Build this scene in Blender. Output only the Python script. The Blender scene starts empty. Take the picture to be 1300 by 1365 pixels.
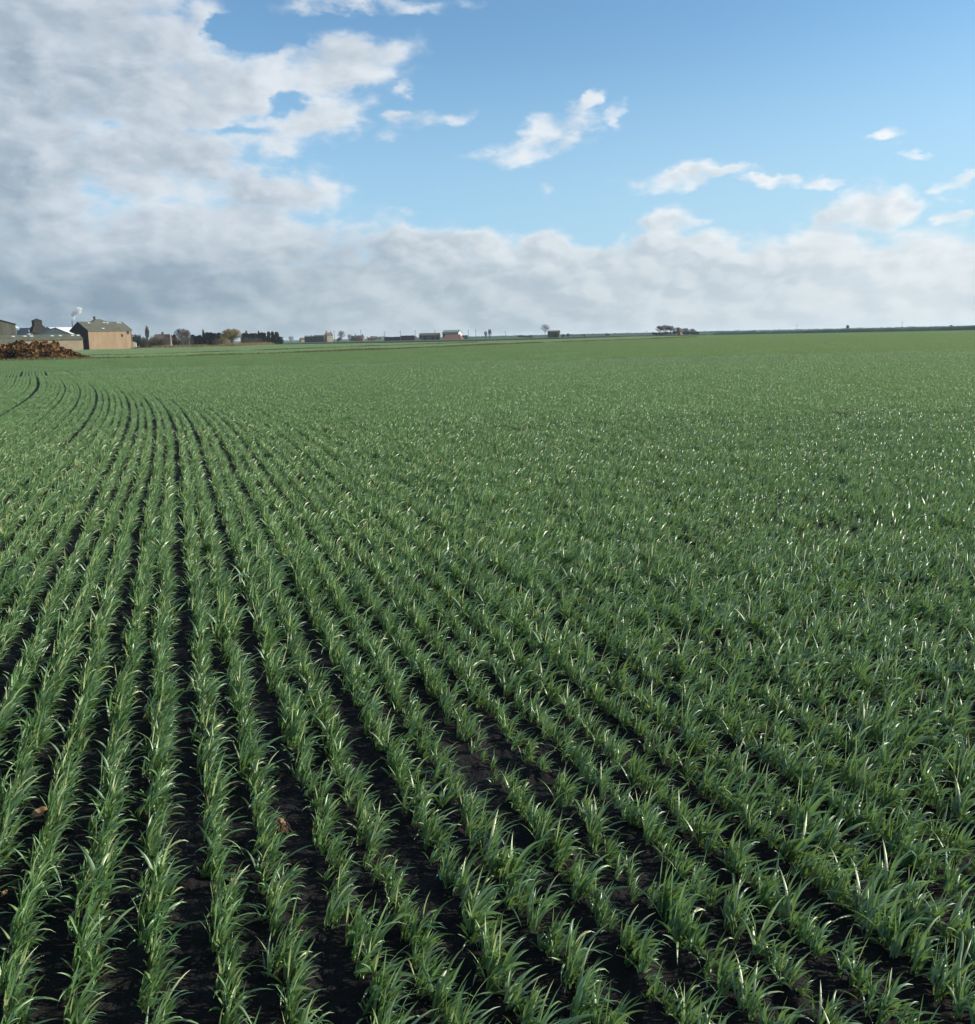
import bpy, math, random
import numpy as np
from mathutils import Vector, Matrix

# ------------------------------------------------------------------ basics
SC = bpy.context.scene
COL = SC.collection
F = 50 / 56 * 1300          # focal length in reference pixels
EYE = 1.6
TILT = math.radians(9.248)
ROLL = math.radians(1.2317)
R = random.Random(7)
NR = np.random.default_rng(11)

def hor(px):                 # height of the horizon in the reference at column px
    return 449.0 - 0.0215 * (px - 650)

def azim(px):                # compass angle of a column, clockwise from straight ahead
    u = (px - 650) / F; v = -(hor(px) - 638) / F
    c, s = math.cos(ROLL), math.sin(ROLL)
    x = c * u + s * v; y = -s * u + c * v
    return math.atan2(x, math.cos(TILT) + y * math.sin(TILT))

def at(px, d):               # ground point along that bearing, d metres of depth away
    a = azim(px)
    return (math.tan(a) * d, d, 0.0)

def hgt(px, top, d):         # real height of something whose top shows at that row
    return (hor(px) - top) / F * d + EYE

# ------------------------------------------------------------------ mesh helper
class MB:
    def __init__(s): s.v = []; s.f = []
    def add(s, vs, fs):
        o = len(s.v); s.v += [tuple(p) for p in vs]; s.f += [tuple(i + o for i in q) for q in fs]
    def box(s, x0, x1, y0, y1, z0, z1):
        s.add([(x0,y0,z0),(x1,y0,z0),(x1,y1,z0),(x0,y1,z0),(x0,y0,z1),(x1,y0,z1),(x1,y1,z1),(x0,y1,z1)],
              [(0,3,2,1),(4,5,6,7),(0,1,5,4),(1,2,6,5),(2,3,7,6),(3,0,4,7)])
    def prism(s, prof, x0, x1):          # profile of (y,z) run along x
        n = len(prof)
        vs = [(x0, y, z) for y, z in prof] + [(x1, y, z) for y, z in prof]
        s.add(vs, [tuple(range(n)), tuple(range(2*n-1, n-1, -1))] + [(i, i+n, (i+1) % n + n, (i+1) % n) for i in range(n)])
    def tube(s, pts, rad, n=6):
        rings = []
        o = len(s.v)
        for k, p in enumerate(pts):
            p = Vector(p)
            d = (Vector(pts[min(k+1, len(pts)-1)]) - Vector(pts[max(k-1, 0)])).normalized()
            a = d.orthogonal().normalized(); b = d.cross(a)
            for i in range(n):
                t = 2 * math.pi * i / n
                s.v.append(tuple(p + (a * math.cos(t) + b * math.sin(t)) * rad[k]))
        for k in range(len(pts) - 1):
            for i in range(n):
                j = (i + 1) % n
                s.f.append((o+k*n+i, o+k*n+j, o+(k+1)*n+j, o+(k+1)*n+i))
        s.f.append(tuple(o + i for i in range(n))[::-1]); m = o + (len(pts)-1)*n
        s.f.append(tuple(m + i for i in range(n)))
    def tri(s, p, size, rnd):            # one leaf-sized face with a random facing
        a = Vector((rnd.gauss(0,1), rnd.gauss(0,1), rnd.gauss(0,1))).normalized()
        b = a.orthogonal().normalized(); b.rotate(Matrix.Rotation(rnd.random()*6.28, 3, a))
        c = a.cross(b); p = Vector(p)
        s.add([p - b*size*.5, p + c*size*.35, p + b*size*.5, p - c*size*.35], [(0,1,2,3)])
    def build(s, name, mat, parent=None, smooth=False, link=True):
        me = bpy.data.meshes.new(name); me.from_pydata(s.v, [], s.f); me.update()
        if smooth: me.shade_smooth()
        o = bpy.data.objects.new(name, me); me.materials.append(mat)
        if link: COL.objects.link(o)
        if parent: o.parent = parent
        return o

def tag(o, label=None, cat=None, group=None, kind=None):
    if label: o['label'] = label
    if cat: o['category'] = cat
    if group: o['group'] = group
    if kind: o['kind'] = kind
    return o

def empty(name, loc, rz, label, cat, group=None):
    o = bpy.data.objects.new(name, None); COL.objects.link(o)
    o.location = loc; o.rotation_euler = (0, 0, rz); o.empty_display_size = .5
    return tag(o, label, cat, group)

# ------------------------------------------------------------------ materials
def nodes(m):
    m.use_nodes = True; return m.node_tree.nodes, m.node_tree.links

def mat(name, c1, c2=None, scale=3.0, rough=.85, bump=0.0, stretch=(1,1,1), spec=.3, c3=None, detail=6, bscale=None, obj=True):
    m = bpy.data.materials.new(name); n, l = nodes(m); b = n['Principled BSDF']
    b.inputs['Roughness'].default_value = rough; b.inputs['Specular IOR Level'].default_value = spec
    if c2 is None: c2 = tuple(x * .7 for x in c1)
    tc = n.new('ShaderNodeTexCoord'); mp = n.new('ShaderNodeMapping'); mp.inputs['Scale'].default_value = stretch
    l.new(tc.outputs['Object'], mp.inputs[0])
    nz = n.new('ShaderNodeTexNoise'); nz.inputs['Scale'].default_value = scale; nz.inputs['Detail'].default_value = detail
    nz.inputs['Roughness'].default_value = .62
    l.new(mp.outputs[0], nz.inputs['Vector'])
    cr = n.new('ShaderNodeValToRGB'); cr.color_ramp.elements[0].position = .36; cr.color_ramp.elements[1].position = .64
    cr.color_ramp.elements[0].color = (*c2, 1); cr.color_ramp.elements[1].color = (*c1, 1)
    if c3: e = cr.color_ramp.elements.new(.78); e.color = (*c3, 1)
    l.new(nz.outputs[0], cr.inputs[0]); l.new(cr.outputs[0], b.inputs['Base Color'])
    if bump:
        bp = n.new('ShaderNodeBump'); bp.inputs['Strength'].default_value = 1; bp.inputs['Distance'].default_value = bump
        nb = n.new('ShaderNodeTexNoise'); nb.inputs['Scale'].default_value = bscale or scale * 4; nb.inputs['Detail'].default_value = 8
        l.new(mp.outputs[0], nb.inputs['Vector']); l.new(nb.outputs[0], bp.inputs['Height']); l.new(bp.outputs[0], b.inputs['Normal'])
    return m

def leaf_mat(name, cols, rough=.38, trans=.28, tcol=(.16,.26,.04), spec=.5, coat=0.):
    m = bpy.data.materials.new(name); n, l = nodes(m); b = n['Principled BSDF']; out = n['Material Output']
    b.inputs['Roughness'].default_value = rough; b.inputs['Specular IOR Level'].default_value = spec
    b.inputs['Coat Weight'].default_value = coat; b.inputs['Coat Roughness'].default_value = .40
    g = n.new('ShaderNodeNewGeometry'); cr = n.new('ShaderNodeValToRGB'); e = cr.color_ramp.elements
    e[0].position = cols[0][0]; e[0].color = (*cols[0][1], 1); e[1].position = cols[1][0]; e[1].color = (*cols[1][1], 1)
    for p, c in cols[2:]:
        q = e.new(p); q.color = (*c, 1)
    oi = n.new('ShaderNodeObjectInfo')
    l.new(g.outputs['Random Per Island'], cr.inputs[0])
    hs = n.new('ShaderNodeHueSaturation'); mr = n.new('ShaderNodeMapRange'); mr.inputs[3].default_value = .8; mr.inputs[4].default_value = 1.2
    l.new(oi.outputs['Random'], mr.inputs[0]); l.new(mr.outputs[0], hs.inputs['Value']); l.new(cr.outputs[0], hs.inputs['Color'])
    l.new(hs.outputs[0], b.inputs['Base Color'])
    t = n.new('ShaderNodeBsdfTranslucent'); t.inputs[0].default_value = (*tcol, 1)
    mx = n.new('ShaderNodeMixShader'); mx.inputs[0].default_value = trans
    l.new(b.outputs[0], mx.inputs[1]); l.new(t.outputs[0], mx.inputs[2]); l.new(mx.outputs[0], out.inputs[0])
    return m

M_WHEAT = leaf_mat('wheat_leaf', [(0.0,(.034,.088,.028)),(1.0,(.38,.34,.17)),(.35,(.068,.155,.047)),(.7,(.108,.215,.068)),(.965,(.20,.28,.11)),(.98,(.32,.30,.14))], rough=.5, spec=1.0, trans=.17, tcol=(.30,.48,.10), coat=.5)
M_WHEATMID = leaf_mat('wheat_leaf_mid_lit_tone', [(0.0,(.058,.135,.046)),(1.0,(.38,.35,.17)),(.35,(.088,.182,.062)),(.7,(.128,.235,.080)),(.965,(.20,.29,.12))], rough=.56, spec=.8, trans=.27, tcol=(.32,.47,.13), coat=.22)  # same wheat, light painted in: brighter colour for the middle distance
M_WHEATFAR = leaf_mat('wheat_leaf_far_lit_tone', [(0.0,(.073,.155,.062)),(1.0,(.36,.34,.17)),(.5,(.104,.200,.080)),(.97,(.15,.25,.10))], rough=.58, spec=.8, trans=.30, tcol=(.34,.46,.16), coat=.18)  # same crop again, colour raised further to stand for lit distant tips
M_WHEAT2 = leaf_mat('pale_wheat_leaf', [(0.0,(.11,.21,.085)),(1.0,(.24,.30,.13)),(.5,(.15,.25,.105))], rough=.5, spec=.8, trans=.3, tcol=(.3,.42,.14))
M_SOIL = mat('black_soil', (.0085,.007,.0063), (.004,.0034,.003), 9, .9, .012, bscale=60, spec=.25, c3=(.024,.020,.018))
M_GROUND = mat('far_pasture', (.055,.105,.040), (.040,.080,.035), .004, .95, detail=5, spec=.1, stretch=(1,.35,1))
M_PLOUGH = mat('ploughed_soil', (.030,.026,.026), (.018,.016,.017), .05, .95, .1, bscale=1.5, spec=.1)
M_DRY = leaf_mat('dry_grass_blade', [(0,(.13,.13,.05)),(1,(.22,.20,.09)),(.5,(.07,.10,.035))], rough=.7, trans=.2, tcol=(.2,.16,.06), spec=.2)
M_DRYTAN = leaf_mat('reed_blade', [(0,(.30,.22,.12)),(1,(.36,.27,.13)),(.5,(.24,.20,.09))], rough=.8, trans=.15, tcol=(.3,.22,.1), spec=.1)
M_DARKG = leaf_mat('rank_grass_blade', [(0,(.025,.05,.02)),(1,(.06,.08,.03)),(.5,(.035,.065,.025))], rough=.6, trans=.15, tcol=(.05,.08,.02), spec=.2)
M_CONIFER = leaf_mat('conifer_foliage', [(0,(.007,.015,.010)),(1,(.018,.030,.017)),(.5,(.010,.021,.013))], rough=.7, trans=.08, tcol=(.03,.05,.02), spec=.2)
M_EVER = leaf_mat('evergreen_foliage', [(0,(.010,.022,.013)),(1,(.03,.046,.022)),(.5,(.016,.032,.017))], rough=.7, trans=.1, tcol=(.04,.06,.02), spec=.2)
M_TWIG = mat('bare_twigs', (.10,.092,.075), (.06,.056,.047), .8, .95, spec=.1)
M_TWIGB = mat('brown_twigs', (.095,.082,.055), (.048,.045,.032), .5, .95, spec=.1)
M_WILLOW = mat('willow_twigs', (.26,.20,.075), (.17,.155,.09), .35, .95, spec=.1, c3=(.34,.20,.05))
M_BARK = mat('bark', (.09,.075,.06), (.05,.04,.035), 3, .95, spec=.1)
M_BRICK = mat('buff_brick', (.255,.185,.12), (.205,.145,.09), .45, .9, .01, spec=.15, stretch=(1.6,1.6,.35), bscale=9)
M_BRICK2 = mat('buff_render', (.26,.215,.145), (.21,.17,.115), .6, .9, spec=.15)
M_DARKBOARD_SHADE = mat('dark_boarding_and_shade', (.034,.035,.028), (.02,.021,.018), .5, .9, spec=.1, stretch=(3,3,.3))  # dark boards; also the shade painted on the brick barn's gable
M_GREYCLAD = mat('grey_green_cladding', (.095,.092,.07), (.06,.06,.047), .35, .85, spec=.2, stretch=(3,3,.25))
M_ASB = mat('mossy_cement_roof', (.105,.108,.082), (.07,.074,.055), .6, .9, spec=.15, c3=(.17,.165,.14))
M_MOSS = mat('old_mossy_roof', (.10,.105,.07), (.062,.066,.045), .5, .9, spec=.15, c3=(.18,.18,.15))
M_SLATE = mat('blue_grey_roof', (.042,.066,.078), (.03,.048,.058), .3, .7, spec=.3)
M_NAVY = mat('dark_blue_roof', (.018,.026,.045), (.012,.018,.03), .5, .7, spec=.3)
M_TEAL = mat('pale_teal_cladding', (.21,.31,.32), (.15,.24,.26), .5, .7, spec=.3, stretch=(2,2,.4))
M_WHITE = mat('white_sheet', (.78,.78,.76), (.66,.67,.67), .4, .6, spec=.3)
M_PALE = mat('pale_sheet', (.50,.52,.50), (.40,.42,.42), .6, .7, spec=.3)
M_HOLE = mat('dark_opening', (.012,.012,.014), (.008,.008,.01), 1, .8)
M_GLASS = mat('window_glass', (.03,.035,.04), (.02,.022,.026), 1, .15, spec=.6)
M_RUST = mat('red_rusted_sheet', (.20,.095,.065), (.155,.075,.052), .5, .85, spec=.15)
M_ORANGE = mat('orange_brick', (.15,.09,.058), (.11,.068,.045), .6, .9, spec=.15)
M_GREENROOF = mat('pale_green_roof', (.26,.36,.27), (.22,.31,.23), .3, .6, spec=.3)
M_PLASTIC = mat('black_sheeting', (.010,.010,.013), (.006,.006,.008), .3, .95, spec=.02)
M_TILE = mat('brown_tile', (.14,.095,.07), (.09,.065,.05), .7, .9, spec=.15)
M_CREAM = mat('cream_wall', (.27,.225,.135), (.21,.17,.11), .6, .9, spec=.15)
M_OLIVE = mat('olive_hedge_wall', (.095,.10,.055), (.055,.06,.035), .6, .95, spec=.1)
M_POLE = mat('weathered_pole', (.16,.14,.12), (.10,.09,.08), 2, .9, spec=.1)
M_WPOLE = mat('pale_pole', (.55,.53,.47), (.45,.43,.38), 2, .8, spec=.2)
M_METAL = mat('dull_metal', (.12,.12,.12), (.07,.07,.07), 2, .5, spec=.5)

# ------------------------------------------------------------------ 2D value noise
def vnoise(x, y, seed=0):
    xi = np.floor(x).astype(np.int64); yi = np.floor(y).astype(np.int64); fx = x - xi; fy = y - yi
    fx = fx*fx*(3-2*fx); fy = fy*fy*(3-2*fy)
    def h(a, b):
        n = (a * 374761393 + b * 668265263 + seed * 1442695041) & 0xffffffff
        n = ((n ^ (n >> 13)) * 1274126177) & 0xffffffff
        return ((n ^ (n >> 16)) & 0xffffff) / 0xffffff
    return (h(xi,yi)*(1-fx)+h(xi+1,yi)*fx)*(1-fy) + (h(xi,yi+1)*(1-fx)+h(xi+1,yi+1)*fx)*fy

def fbm(x, y, seed=0, o=4):
    s = 0; a = .5; t = 0
    for k in range(o):
        s = s + a * vnoise(x*2**k, y*2**k, seed+k); t += a; a *= .5
    return s / t

# ------------------------------------------------------------------ setting: the ground
def grid_mesh(name, X, Y, Z, m, smooth=True):
    h, w = X.shape
    me = bpy.data.meshes.new(name)
    v = np.stack([X, Y, Z], -1).reshape(-1, 3).astype(np.float32)
    i = np.arange(h*w).reshape(h, w)
    q = np.stack([i[:-1,:-1], i[:-1,1:], i[1:,1:], i[1:,:-1]], -1).reshape(-1, 4)
    me.vertices.add(len(v)); me.vertices.foreach_set('co', v.ravel())
    me.loops.add(q.size); me.loops.foreach_set('vertex_index', q.ravel().astype(np.int32))
    me.polygons.add(len(q)); me.polygons.foreach_set('loop_start', np.arange(0, q.size, 4, dtype=np.int32))
    me.update(calc_edges=True); me.validate()
    if smooth: me.shade_smooth()
    o = bpy.data.objects.new(name, me); me.materials.append(m); COL.objects.link(o)
    return o

g = MB()                                   # one sheet to the horizon
ring = [0, 60, 200, 500, 1000, 2500, 6000, 12000]
na = 48
for r in ring:
    for k in range(na):
        t = 2*math.pi*k/na; g.v.append((r*math.cos(t), r*math.sin(t), -.06))
for j in range(len(ring)-1):
    for k in range(na):
        g.f.append((j*na+k, (j+1)*na+k, (j+1)*na+(k+1) % na, j*na+(k+1) % na))
tag(g.build('ground', M_GROUND), kind='structure')

VERGE = [(-140,84),(-100,93),(-60,97),(-41,99),(-33,105),(-24,114),(-13,133),(-1,162),(12,190),(40,232),(70,292),(102,402)]
EDGE = [(141,365),(176,317),(250,225),(330,90)]
FIELD = VERGE + EDGE + [(330,-25),(-140,-25)]
FIELD2 = VERGE[::-1] + [(-90,114),(-72,120),(-100,190),(-148,330),(-132,325),(-150,372),(-108,360),(-92,410),(-84,410),(-38,352),(-2,332),(30,372),(80,480),(108,425)]

def inside(x, y, poly):
    r = np.zeros(x.shape, bool); n = len(poly)
    for i in range(n):
        x1, y1 = poly[i]; x2, y2 = poly[(i+1) % n]
        if y1 == y2: continue
        c = ((y1 > y) != (y2 > y)) & (x < (x2-x1)*(y-y1)/(y2-y1)+x1)
        r ^= c
    return r

def flat(name, poly, z, m):
    b = MB(); b.add([(x, y, z) for x, y in poly], [tuple(range(len(poly)))])
    return tag(b.build(name, m), kind='structure')
flat('field_soil', FIELD, -.045, M_SOIL)
flat('far_field_soil', FIELD2, -.040, M_PLOUGH)
# bare ploughed strip far off
flat('ploughed_strip', [(-110,520),(-86,412),(-38,354),(-2,334),(30,374),(80,482),(108,427),(160,640),(100,780),(40,560),(-4,500),(-60,560),(-140,690)], -.035, M_PLOUGH)

# row geometry: rows lean left and bend further left with distance
def gx(z):
    z1 = np.clip(z, 12, 38)
    s = -.352 * z - .163 * ((z1-12)**2) / 52 - .163 * np.maximum(z-38, 0)
    return s
def slope(z): return -.352 - .163 * np.clip((z-12)/26, 0, 1)
PITCH = .174
K = np.arange(-260, 420)
shift = NR.normal(0, .011, len(K)) 
for k, d in ((-11,.045),(-6,.035),(-1,.028),(-23,.13),(-35,.05),(5,.02),(11,.03),(18,.03),(27,.05),(-17,.03),(-14,.03),(-29,.03)):
    shift[K == k] = -d * .42; shift[K == k+1] = d * .42
ROWX = K * PITCH - .01 + shift

# near soil, fine enough for real clods
th = np.radians(np.linspace(-46, 46, 560)); rr = 1.2 * (1.0085 ** np.arange(300))
RR, TT = np.meshgrid(rr, th, indexing='ij'); X = RR*np.sin(TT); Y = RR*np.cos(TT)
U = X - gx(Y)
rowph = np.abs(((U + .01) / PITCH) % 1 - .5) * 2
cl = fbm(X*14, Y*14, 3, 4); cl2 = fbm(X*45, Y*45, 9, 3); md = fbm(X*2.2, Y*2.2, 5, 3)
Z = .004 + .030*np.maximum(cl-.42, 0)*2.2 + .012*(cl2-.4) + .02*(md-.5) - .006*(1-rowph)
fade = np.clip((rr[-1]-RR)/4, 0, 1); Z = Z*fade + -.0445*(1-fade)
tag(grid_mesh('soil', X, Y, Z, M_SOIL), kind='structure')

# ------------------------------------------------------------------ wheat variants
def blade(b, p, yaw, L, w, t0, bend, wind, nseg, fold, twist, rnd):
    pos = Vector(p); t = t0; d = Vector((math.cos(yaw), math.sin(yaw), 0)); d = (d + Vector((wind, 0, 0)))
    if d.length > 0: d.normalize()
    o = len(b.v); m = 3 if fold else 2
    tw = rnd.uniform(-.3, .3)
    for i in range(nseg + 1):
        u = i / nseg
        di = (d * math.sin(t) + Vector((0,0,1)) * math.cos(t)).normalized()
        sd = di.cross(Vector((0,0,1)))
        if sd.length < 1e-3: sd = Vector((0,1,0))
        sd.normalize(); sd = Matrix.Rotation(tw + twist * u, 3, di) @ sd
        ww = w * min(1, .45 + 2.4*u) * max(.03, (1 - u**2.6)) * .5
        if fold:
            nn = di.cross(sd)
            b.v += [tuple(pos - sd*ww), tuple(pos - nn*ww*.45), tuple(pos + sd*ww)]
        else:
            b.v += [tuple(pos - sd*ww), tuple(pos + sd*ww)]
        if i:
            for j in range(m-1):
                a = o + (i-1)*m + j; b.f.append((a, a+1, a+m+1, a+m))
        pos = pos + di * (L / nseg)
        t += bend / nseg * (.45 + 1.1 * u)

def plant(b, x, y, s, rnd, nleaf, nseg, fold, wmul=1):
    nleaf = max(3, nleaf)
    for k in range(nleaf):
        yaw = rnd.gauss(0, 1.15) if rnd.random() < .6 else rnd.uniform(0, 6.283); L = s * rnd.choice((rnd.uniform(.055, .10), rnd.uniform(.08, .145))); z0 = rnd.uniform(0, .035) * s
        inner = rnd.random()
        blade(b, (x + rnd.gauss(0, .006), y + rnd.gauss(0, .006), z0 - .004), yaw, L, rnd.uniform(.0062, .0118) * wmul,
              rnd.uniform(.05, .5) if inner > .28 else rnd.uniform(.5, 1.0), rnd.choice((rnd.uniform(.1, .9), rnd.uniform(.5, 1.5), rnd.uniform(1.2, 2.7))), rnd.uniform(.3, 1.7), nseg, fold, rnd.uniform(-3.0, 3.0), rnd)

def build_variants(tagname, m, mf=None):
    mf = mf or m
    c = bpy.data.collections.new('crop_kinds_' + tagname); idx = {}
    n = 0
    def put(b, kind):
        nonlocal n
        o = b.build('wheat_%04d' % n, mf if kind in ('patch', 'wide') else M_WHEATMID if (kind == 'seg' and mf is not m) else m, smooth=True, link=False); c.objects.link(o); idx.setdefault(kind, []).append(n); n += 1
    for i in range(26):
        b = MB(); rnd = random.Random(100+i); plant(b, 0, 0, rnd.uniform(.85, 1.2), rnd, rnd.randint(10, 15), 7, True); put(b, 'near')
    for i in range(16):
        b = MB(); rnd = random.Random(200+i); plant(b, 0, 0, rnd.uniform(.85, 1.2), rnd, rnd.randint(8, 12), 5, False, 1.1); put(b, 'mid')
    for i in range(12):                       # 0.4 m of one row
        b = MB(); rnd = random.Random(300+i)
        for k in range(14):
            if rnd.random() < .06: continue
            plant(b, rnd.gauss(0, .019), -.2 + .4*k/14 + rnd.uniform(-.01,.01), rnd.uniform(.8, 1.25), rnd, rnd.randint(6, 8), 4, False, 1.15)
        put(b, 'seg')
    for i in range(8):                        # 1.24 m square of seven rows
        b = MB(); rnd = random.Random(400+i)
        for r_ in range(7):
            for k in range(40):
                if rnd.random() < .08: continue
                plant(b, (r_-3)*PITCH*.94 + rnd.gauss(0,.015), -.63 + 1.26*k/40 + rnd.uniform(-.01,.01), rnd.uniform(.85, 1.3), rnd, 4, 2, False, 1.6)
        put(b, 'patch')
    for i in range(6):                        # 3 m square for the far field
        b = MB(); rnd = random.Random(500+i)
        for r_ in range(17):
            for k in range(46):
                if rnd.random() < .08: continue
                plant(b, (r_-8)*PITCH*.96 + rnd.gauss(0,.02), -1.55 + 3.1*k/46 + rnd.uniform(-.02,.02), rnd.uniform(.85, 1.25), rnd, 4, 2, False, 2.0)
        put(b, 'wide')
    return c, idx

def make_crop(name, pts, rots, scl, var, coll, label):
    me = bpy.data.meshes.new(name); me.vertices.add(len(pts)); me.vertices.foreach_set('co', pts.astype(np.float32).ravel())
    for an, ty, dat, key in (('rot', 'FLOAT_VECTOR', rots, 'vector'), ('scl', 'FLOAT_VECTOR', scl, 'vector'), ('var', 'INT', var, 'value')):
        a = me.attributes.new(an, ty, 'POINT'); a.data.foreach_set(key, dat.astype(np.float32 if ty != 'INT' else np.int32).ravel())
    o = bpy.data.objects.new(name, me); COL.objects.link(o)
    ng = bpy.data.node_groups.new(name, 'GeometryNodeTree')
    ng.interface.new_socket('Geometry', in_out='INPUT', socket_type='NodeSocketGeometry')
    ng.interface.new_socket('Geometry', in_out='OUTPUT', socket_type='NodeSocketGeometry')
    N = ng.nodes; L = ng.links
    gi = N.new('NodeGroupInput'); go = N.new('NodeGroupOutput'); m2p = N.new('GeometryNodeMeshToPoints'); iop = N.new('GeometryNodeInstanceOnPoints')
    ci = N.new('GeometryNodeCollectionInfo'); ci.inputs['Collection'].default_value = coll
    ci.inputs['Separate Children'].default_value = True; ci.inputs['Reset Children'].default_value = True
    def attr(nm, dt):
        q = N.new('GeometryNodeInputNamedAttribute'); q.data_type = dt; q.inputs['Name'].default_value = nm; return q.outputs['Attribute']
    e2r = N.new('FunctionNodeEulerToRotation')
    L.new(gi.outputs[0], m2p.inputs[0]); L.new(m2p.outputs[0], iop.inputs['Points']); L.new(ci.outputs[0], iop.inputs['Instance'])
    iop.inputs['Pick Instance'].default_value = True
    L.new(attr('var', 'INT'), iop.inputs['Instance Index']); L.new(attr('rot', 'FLOAT_VECTOR'), e2r.inputs[0])
    L.new(e2r.outputs[0], iop.inputs['Rotation']); L.new(attr('scl', 'FLOAT_VECTOR'), iop.inputs['Scale'])
    L.new(iop.outputs[0], go.inputs[0])
    md = o.modifiers.new('grow', 'NODES'); md.node_group = ng
    tag(o, label, 'crop', kind='stuff')
    return o

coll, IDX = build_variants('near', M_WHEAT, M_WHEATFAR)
P_, R_, S_, V_ = [], [], [], []
def emit(x, y, rz, s, kind, z=None, idx=None):
    n = len(x); 
    if not n: return
    z = np.zeros(n) if z is None else z
    P_.append(np.stack([x, y, z], -1)); tl = NR.normal(0, .09 if kind in ('near','mid') else 0.0, (n, 2))
    R_.append(np.concatenate([tl, rz[:, None]], 1)); S_.append(np.repeat(s[:, None], 3, 1) if s.ndim == 1 else s)
    ids = np.array((idx or IDX)[kind]); V_.append(ids[NR.integers(0, len(ids), n)])

def vis(x, y, margin):       # inside the view's wedge plus room for a step to either side
    return np.abs(x) < y * .60 + margin

def thin(x, y):              # weak spots in the stand
    big = fbm(x*.35, y*.35, 21, 3); sm = fbm(x*2.6, y*2.6, 31, 3)
    return sm * .7 + big * .3 + np.clip(x, 0, 6) * -.006

# individual plants
for lo, hi, kind in ((1.15, 6.0, 'near'), (6.0, 18.0, 'mid')):
    for i, x0 in enumerate(ROWX):
        n = int((hi-lo)/.0185)
        z = lo + (hi-lo) * (np.arange(n) + NR.uniform(-.45, .45, n)) / n
        x = x0 + gx(z) + NR.normal(0, 1, n)*(.017 + .006*np.clip((z-3)/4, 0, 1) - .007*np.clip((z-10)/6, 0, 1)) + (fbm(z*.8, np.full(n, i*3.7), 41, 2)-.5)*.03
        t = thin(x, z)
        k = vis(x, z, 1.6) & (t > .16) & (NR.random(n) < np.clip((t-.15)*8, .25, .98)) & (NR.random(n) > (z-14)/4)
        x, z, t = x[k], z[k], t[k]
        s = np.clip(.72 + .75*(t-.22), .68, 1.2) * NR.uniform(.66, 1.22, len(x)) * (1.0 + .15*np.clip((z-2.4)/3.5, 0, 1) - .10*np.clip((z-8)/7, 0, 1))
        emit(x, z, NR.uniform(-.65, .65, len(x)), s, kind, z=np.full(len(x), -.002))
# lengths of row
for i, x0 in enumerate(ROWX):
    n = int((46-14)/.40); z = 14 + .2 + .40*np.arange(n)
    x = x0 + gx(z); k = vis(x, z, 2.5); x, z = x[k], z[k]
    t = thin(x, z); k = (t > .22) & (NR.random(len(x)) < (z-13.6)/3.6); x, z, t = x[k], z[k], t[k]
    hs = np.clip(.72 + .6*(t-.3), .7, 1.15) * NR.uniform(.9, 1.1, len(x))
    emit(x, z, -np.arctan(-slope(z)) * -1.0, np.stack([hs*1.08, np.full(len(x), 1.08), hs*1.05], -1), 'seg')
# squares of crop
def squares(lo, hi, step, kind, poly, ang, marg, seed, idx=None):
    c, s = math.cos(ang), math.sin(ang); n = int(hi*1.6/step)
    a, b = np.meshgrid(np.arange(-n, n)*step, np.arange(-n, n)*step)
    x = (c*a - s*b).ravel(); y = (s*a + c*b).ravel()
    k = (y >= lo) & (y < hi) & vis(x, y, marg) & inside(x, y, poly); x, y = x[k], y[k]
    k = ~((x > -35.6) & (x < -33.0) & (y > 79.5) & (y < 83.5)) ; x, y = x[k], y[k]
    t = fbm(x*.11, y*.11, seed, 3); hs = .85 + .45*(t-.4) + NR.uniform(-.06, .06, len(x))
    emit(x, y, np.full(len(x), ang), np.stack([np.ones(len(x)), np.ones(len(x)), hs], -1), kind, idx=idx)
A1 = math.atan(.515)
squares(45.8, 56, 1.24, 'patch', FIELD, A1, 4, 51)
squares(56, 125, 1.24, 'patch', FIELD, A1 - math.pi/2 + .25, 4, 52)
squares(125, 420, 3.0, 'wide', FIELD, A1 - math.pi/2 + .25, 8, 53)
make_crop('wheat_crop', np.concatenate(P_), np.concatenate(R_), np.concatenate(S_), np.concatenate(V_), coll,
          'dark green young wheat growing in curving rows across the near field')
P_, R_, S_, V_ = [], [], [], []
coll2, IDX2 = build_variants('far', M_WHEAT2)
squares(60, 125, 1.24, 'patch', FIELD2, A1, 4, 61, IDX2)
squares(125, 540, 3.0, 'wide', FIELD2, A1, 8, 62, IDX2)
make_crop('wheat_crop', np.concatenate(P_), np.concatenate(R_), np.concatenate(S_), np.concatenate(V_), coll2,
          'paler green crop in the strip of field beyond the brown grass verge')

# ------------------------------------------------------------------ verges of rough grass
def along(path, step):
    out = []
    for (x1,y1),(x2,y2) in zip(path[:-1], path[1:]):
        d = math.hypot(x2-x1, y2-y1); n = max(1, int(d/step))
        out += [(x1+(x2-x1)*k/n, y1+(y2-y1)*k/n) for k in range(n)]
    return out
def tufts(name, path, step, width, h, w, m, label, seed, gap=.3):
    b = MB(); rnd = random.Random(seed)
    for x, y in along(path, step):
        f = float(fbm(np.array([x*.12]), np.array([y*.12]), seed, 3)[0])
        if f < gap: continue
        px, py = x + rnd.gauss(0, width), y + rnd.gauss(0, width)
        hh = h * rnd.uniform(.5, 1.3) * (.5 + f); ang = rnd.uniform(0, 3.14); dx, dy = math.cos(ang)*w, math.sin(ang)*w
        lx, ly = rnd.gauss(0, hh*.3), rnd.gauss(0, hh*.3)
        b.add([(px-dx,py-dy,-.05),(px+dx,py+dy,-.05),(px+lx+dx*.4,py+ly+dy*.4,hh*.7),(px+lx*1.6,py+ly*1.6,hh),(px+lx-dx*.4,py+ly-dy*.4,hh*.7)], [(0,1,2,3,4)])
    return tag(b.build(name, m), label, 'grass', kind='stuff')
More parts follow.
